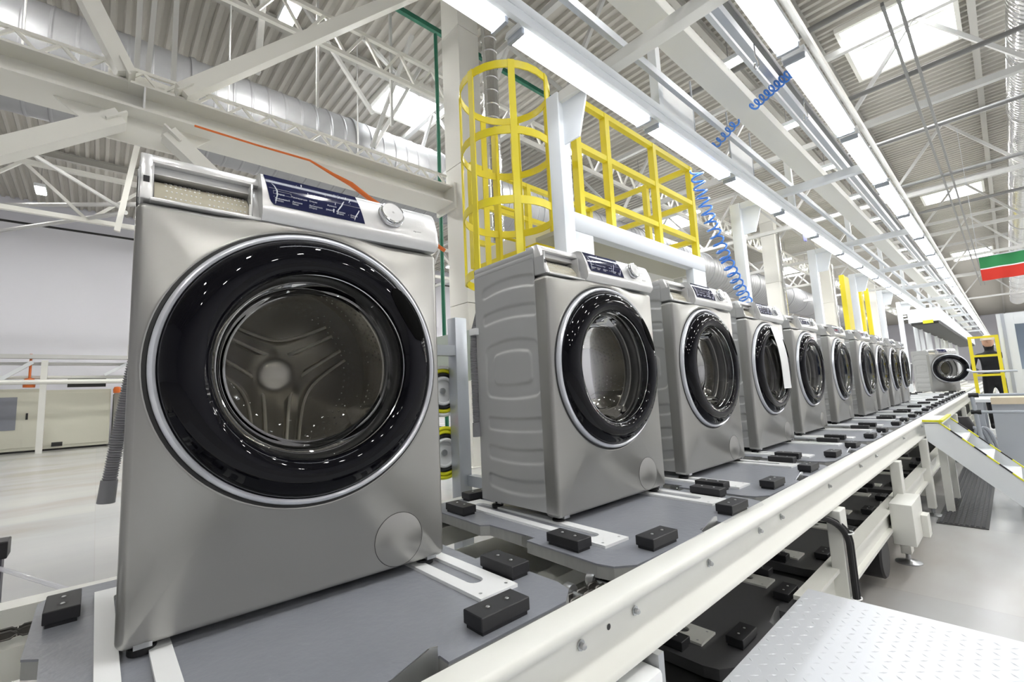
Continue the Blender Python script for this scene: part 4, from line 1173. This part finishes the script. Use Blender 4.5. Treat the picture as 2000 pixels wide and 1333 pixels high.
# worker behind yellow rail
def person():
    t = thing('person', 'person in black clothes and light cap standing behind the yellow rail', 'person', (.745, 12.6, FLOOR))
    me = bpy.data.meshes.new('body'); V = []; Eg = []; RR = []
    def chain(pts, par=None):
        prev = par
        for (p, r_) in pts:
            V.append(p); RR.append(r_)
            if prev is not None: Eg.append((prev, len(V) - 1))
            prev = len(V) - 1
        return prev
    pel = chain([((0, 0, .95), .15)])
    ch = chain([((0, 0, 1.15), .14), ((0, 0, 1.36), .16)], pel)
    chain([((0, 0, 1.50), .06), ((0, -.02, 1.60), .085), ((0, -.02, 1.70), .09)], ch)
    for s_ in (-1, 1):
        chain([((s_ * .19, 0, 1.42), .06), ((s_ * .26, -.06, 1.18), .048), ((s_ * .17, -.30, 1.10), .036), ((s_ * .13, -.38, 1.11), .04)], ch)
        chain([((s_ * .10, 0, .86), .095), ((s_ * .11, -.01, .48), .065), ((s_ * .11, .02, .10), .045), ((s_ * .11, -.12, .05), .045)], pel)
    me.from_pydata(V, Eg, [])
    o = bpy.data.objects.new('body', me); C.objects.link(o); o.parent = t
    sk = o.modifiers.new('skin', 'SKIN'); 
    if not me.skin_vertices: me.skin_vertices.new()
    for i, r_ in enumerate(RR): me.skin_vertices[0].data[i].radius = (r_, r_ * .8)
    me.skin_vertices[0].data[0].use_root = True
    o.modifiers.new('sub', 'SUBSURF').levels = 2
    me.materials.append(mat('black_cloth', (.012, .012, .015), .8))
    obj('face', MB().lathe([(0, -.10), (.05, -.085), (.078, -.04), (.085, .02), (.07, .08), (.0, .11)], (0, -.045, 1.665), 'z', 20), mat('skin', (.62, .36, .24), .5), t)
    obj('nose', MB().lathe([(0, -.02), (.012, -.012), (.008, .02), (0, .03)], (0, -.132, 1.66), 'z', 8), MATS['skin'], t)
    obj('cap', MB().lathe([(.096, 0), (.10, .03), (.08, .08), (.04, .105), (0, .11)], (0, -.03, 1.70), 'z', 20).box(-.06, .06, -.19, -.08, 1.70, 1.71), mat('cap_cloth', (.7, .62, .5), .7), t)
    for s_ in (-1, 1):
        hb = MB().box(s_ * .13 - .035, s_ * .13 + .035, -.47, -.38, 1.09, 1.13, .01)
        for f in range(4): hb.tube([(s_ * .13 - .026 + f * .017, -.46, 1.11), (s_ * .13 - .026 + f * .017, -.52, 1.105), (s_ * .13 - .026 + f * .017, -.54, 1.08)], [.009, .008, .006], 6)
        hb.tube([(s_ * .13 - s_ * .035, -.41, 1.11), (s_ * .13 - s_ * .06, -.46, 1.10)], [.010, .007], 6)
        obj('hand', hb, MATS['skin'], t)
    return t
person()
yr = thing('guard_rail', 'small yellow guard rail in front of the person in black', 'railing', (0, 10.8, FLOOR))
for x in (.57, .885):
    obj('rail_post', MB().box(x - .022, x + .022, -.022, .022, 0, dz + .95), YEL, yr, smooth=0)
for z in (.93, .62, .30):
    obj('hand_rail', MB().box(.592, .863, -.018, .018, dz + z - .018, dz + z + .018), YEL, yr, smooth=0)
tag(obj('grey_handle_bar', MB().tube([(.50, 10.7, .40), (.56, 10.6, .36), (1.05, 10.6, .35)], .02, 8), ALU), 'grey tubular bar beside the open door at right', 'bar')

cbn = thing('test_cabinet', 'tall white test cabinet with rounded windows at the right edge', 'cabinet', (.915, 11.0, FLOOR))
obj('carcass', MB().box(0, .03, .03, 1.2, .3, 2.05).box(.03, .9, 1.17, 1.2, .3, 2.05).box(.03, .9, .03, 1.17, 2.02, 2.05).box(.03, .9, .03, 1.17, .3, .33), WHITES, cbn, smooth=0)
obj('front_frame', MB().box(0, .19, 0, .029, .3, 2.05).box(.191, .9, 0, .029, 1.86, 2.05).box(.191, .9, 0, .029, .3, 1.12), WHITES, cbn, smooth=0)
obj('cabinet_leg', MB().box(.0, .05, .0, .05, 0, .3), ALU, cbn, smooth=0)
obj('cabinet_leg', MB().box(.5, .55, .0, .05, 0, .3), ALU, cbn, smooth=0)
obj('corner_profile', MB().box(.05, .09, -.012, -.001, .3, 2.05), ALU, cbn, smooth=0)
obj('window_pane', MB().box(.191, .9, .010, .016, 1.12, 1.86), PANE, cbn, smooth=0)
obj('inner_gear', MB().box(.25, .7, .3, .6, 1.1, 1.4).box(.3, .6, .4, .6, 1.5, 1.8), mat('gear_blue', (.08, .1, .25), .4), cbn, smooth=0)
wb = thing('work_table', 'white workbench with grey frame legs at the right edge', 'table', (.70, 8.6, FLOOR))
obj('tabletop', MB().box(-.12, 1.2, 0, 1.0, dz - .04, dz - .0), WHITES, wb, smooth=0)
obj('lower_shelf', MB().box(.0, 1.2, .1, .9, .25, .28), WHITEP, wb, smooth=0)
for x, y in ((-.05, .05), (-.05, .95), (1.1, .05), (1.1, .95)):
    obj('leg', MB().box(x - .03, x + .03, y - .03, y + .03, 0, dz - .04), ALU, wb, smooth=0)
tbn = thing('pipe_rack', 'grey tube frame rack with black joints at the right edge', 'rack', (0, 6.6, FLOOR))
obj('rack_post', MB().tube([(.72, 0, 0), (.68, 0, dz + .13)], .018, 12), GREYST, tbn)
for z in (.13, -.04):
    obj('rack_bar', MB().tube([(.68, 0, dz + z), (1.2, .0, dz + z)], .014, 10), GREYST, tbn)
    obj('black_joint', MB().tube([(.655, 0, dz + z), (.73, 0, dz + z)], .024, 12), BLACKM, tbn)
tag(obj('wooden_board', MB().box(.80, 1.05, 6.9, 7.3, .02, .09, .003), mat('pale_wood', (.72, .62, .47), .6, noise=.1, nscale=8, stretch=(1, 6, 1)), smooth=0), 'pale wooden block resting by the tube rack at right', 'board')
obj_ = bpy.data.objects['wooden_board']; obj_.location = (0, 0, 0)
tag(obj('block_support', MB().box(.80, 1.05, 6.95, 7.25, FLOOR, .02), ALU, smooth=0), 'grey stand carrying the pale wooden block', 'stand')
vm = thing('pump_unit', 'dark pump and hoses beneath the far workbench', 'pump', (.42, 8.2, FLOOR))
obj('pump_body', MB().lathe([(0, 0), (.10, 0), (.12, .05), (.12, .4), (.08, .5), (0, .5)], (0.05, 0, .05), 'z', 20), BLACKM, vm)
for k in range(3):
    obj('pump_pipe', MB().tube(bez((.08 + k * .04, 0, .1), (.12 + k * .04, -.05, .5), (.2 + k * .05, -.05, .55), (.25 + k * .05, 0, .1), 10), .022, 8), GREYST, vm)

# flag
fl = thing('flag', 'green, white and red flag hanging from a bar at right', 'flag', (.79, 14, 2.30))
def stripe(z0, z1, m):
    mb = MB(); N = 24; vs = []
    for i in range(N + 1):
        x = 1.15 * i / N; y = .02 * math.sin(i * .8)
        for z in (z0, z1): vs.append((x, y, z))
        for z in (z0, z1): vs.append((x, y + .004, z))
    mb.add(vs, [f for i in range(N) for k in (4 * i,) for f in ((k, k + 4, k + 5, k + 1), (k + 2, k + 3, k + 7, k + 6), (k + 1, k + 5, k + 7, k + 3), (k, k + 2, k + 6, k + 4))])
    obj('flag_stripe', mb, m, fl, smooth=60)
stripe(.27, .51, mat('flag_green', (.02, .22, .07), .7)); stripe(.245, .27, WHITEP); stripe(0, .245, mat('flag_red', (.62, .03, .015), .7))
obj('flag_bar', MB().tube([(-.03, 0, .52), (1.2, 0, .52)], .01, 8), ALU, fl)
obj('flag_cord', MB().tube([(.0, 0, .52), (.0, 0, 3.5)], .004, 5).tube([(1.15, 0, .52), (1.15, 0, 3.5)], .004, 5), ALU, fl)

# far end hood over the line
hd_ = thing('test_tunnel', 'long pale overhead tunnel with dark underside at the far end of the line', 'tunnel', (0, 0, 0))
obj('tunnel_shell', MB().box(-.75, -.12, 16.3, 34, 1.75, 2.12), WHITES, hd_, smooth=0)
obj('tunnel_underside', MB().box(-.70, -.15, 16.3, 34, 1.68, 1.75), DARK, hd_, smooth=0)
obj('tunnel_display', MB().box(-.45, -.25, 16.2, 16.3, 1.70, 1.78), CLEARY, hd_, smooth=0)
for y in (18, 20, 22, 24, 26, 28, 31):
    obj('tunnel_post', MB().box(-.72, -.64, y, y + .08, FLOOR, 1.7), WHITES, hd_, smooth=0)
# parallel far pipes / handrails behind the line on the left
hr = thing('far_railing', 'thin pale double railing running behind the machines', 'railing', (0, 0, 0))
obj('far_bar', MB().tube([(-3.2, 5.2, 1.9), (-3.2, 30, 1.9)], .03, 8).tube([(-3.2, 5.2, 1.2), (-3.2, 30, 1.2)], .03, 8), TRUSS, hr)
for y in (5.2, 12, 18, 24, 30): obj('far_bar_post', MB().beam((-3.2, y, FLOOR), (-3.2, y, 1.93), .06, .06), TRUSS, hr, smooth=0)
cw = thing('far_conveyor_casing', 'long cream casing of a neighbouring line behind the machines', 'conveyor casing', (0, 0, 0))
obj('casing', MB().box(-4.3, -3.6, 7, 34, .95, 1.35).box(-4.2, -3.7, 7, 34, FLOOR, .95), CREAM, cw, smooth=0)
for k in range(9):
    obj('casing_joint', MB().box(-3.6, -3.58, 8 + k * 3, 8.05 + k * 3, FLOOR, 1.35), GREYST, cw, smooth=0)

# ---------------------------------------------------------------- left background machines
def cab(y0, y1, h, lab, x=-19.6, dp=1.5, m=MACH, windows=(), vents=()):
    t = thing('machine_cabinet', lab, 'machine', (x, y0, FLOOR))
    L = y1 - y0
    obj('cabinet_body', MB().box(-dp, 0, 0, L, .06, h, .01), m, t, smooth=0)
    obj('plinth', MB().box(-dp + .05, -.05, .05, L - .05, 0, .06), DARK, t, smooth=0)
    obj('door_panel', MB().box(0, .02, .04, L - .04, .15, h - .1, .004), m, t, smooth=0)
    for a, b, c, d in windows: obj('window_pane', MB().box(.02, .03, a, b, c, d), mat('dull_glass', (.25, .26, .3), .15), t, smooth=0)
    for a, b, c, d in vents: obj('vent', MB().box(.02, .03, a, b, c, d), DARK, t, smooth=0)
    return t
cab(-4.2, -1.35, 1.95, 'cream machine cabinet with a window at the left edge', windows=((1.7, 2.35, .7, 1.7),), vents=((2.55, 2.6, 1.0, 1.2),))
cab(-1.3, .30, 1.9, 'plain cream machine cabinet left of the hose', vents=((.25, .5, .12, .25),))
cab(1.2, 3.2, 1.9, 'cream machine cabinet behind the foremost machine')
cab(.38, .62, 1.75, 'narrow grey machine column with an orange top', m=mat('grey_cab', (.36, .35, .31), .5))
tag(obj('beacon', MB().lathe([(0, 0), (.10, 0), (.11, .12), (.08, .2), (0, .22)], (-19.5, .45, 1.0), 'z', 14), ORANGE), 'orange beacon on the narrow grey column', 'beacon')
tag(obj('beacon', MB().lathe([(0, 0), (.13, 0), (.14, .16), (.10, .26), (0, .28)], (-18.6, -1.55, 1.2), 'z', 14).tube([(-18.6, -1.55, 1.46), (-18.6, -1.55, 2.2)], .03, 6), ORANGE), 'orange beacon hanging above the cream cabinets', 'beacon')
fr = thing('pipe_gantry', 'cream steel gantry with pipes above the far left cabinets', 'gantry', (-18.5, 0, FLOOR))
for y, h, wd in ((-1.25, 2.75, .14), (.78, 3.3, .28), (-6, 2.9, .14), (4, 2.9, .14)):
    obj('gantry_post', MB().box(-wd / 2, wd / 2, y - wd / 2, y + wd / 2, 0, h), CREAM, fr, smooth=0)
obj('gantry_beam', MB().box(-.12, .12, -8, 6, 2.80, 2.92).box(-.3, -.1, -8, 6, 2.62, 2.70), TRUSS, fr, smooth=0)
obj('gantry_pipe', MB().tube([(.05, -8, 2.1), (.05, 6, 2.1)], .07, 8).tube([(-.2, -8, 2.25), (-.2, 6, 2.25)], .05, 8), CREAM, fr)
obj('gantry_strut', MB().beam((0, -2.4, 1.95), (0, -1.5, 2.7), .1, .1).beam((0, .1, 2.3), (0, .75, 2.75), .08, .08), WHITES, fr, smooth=0)
obj('gantry_duct', MB().lathe([(0, 0), (.2, 0), (.2, .3), (.14, .35), (.14, .7), (.18, .75), (.18, .9), (0, .9)], (-.4, -2.5, 1.95), 'z', 16), WHITES, fr)
obj('gantry_louvre', MB().box(-.5, -.4, -.75, .15, 1.95, 2.25), DARK, fr, smooth=0)
tag(obj('hoist_block', MB().lathe([(0, 0), (.14, .03), (.19, .14), (.14, .26), (0, .3)], (-18.4, 1.25, 1.35), 'z', 16).box(-18.5, -18.3, 1.2, 1.35, 1.1, 1.4), mat('amber', (.7, .3, .02), .4)), 'amber hoist block hanging beside the drain hose', 'hoist')
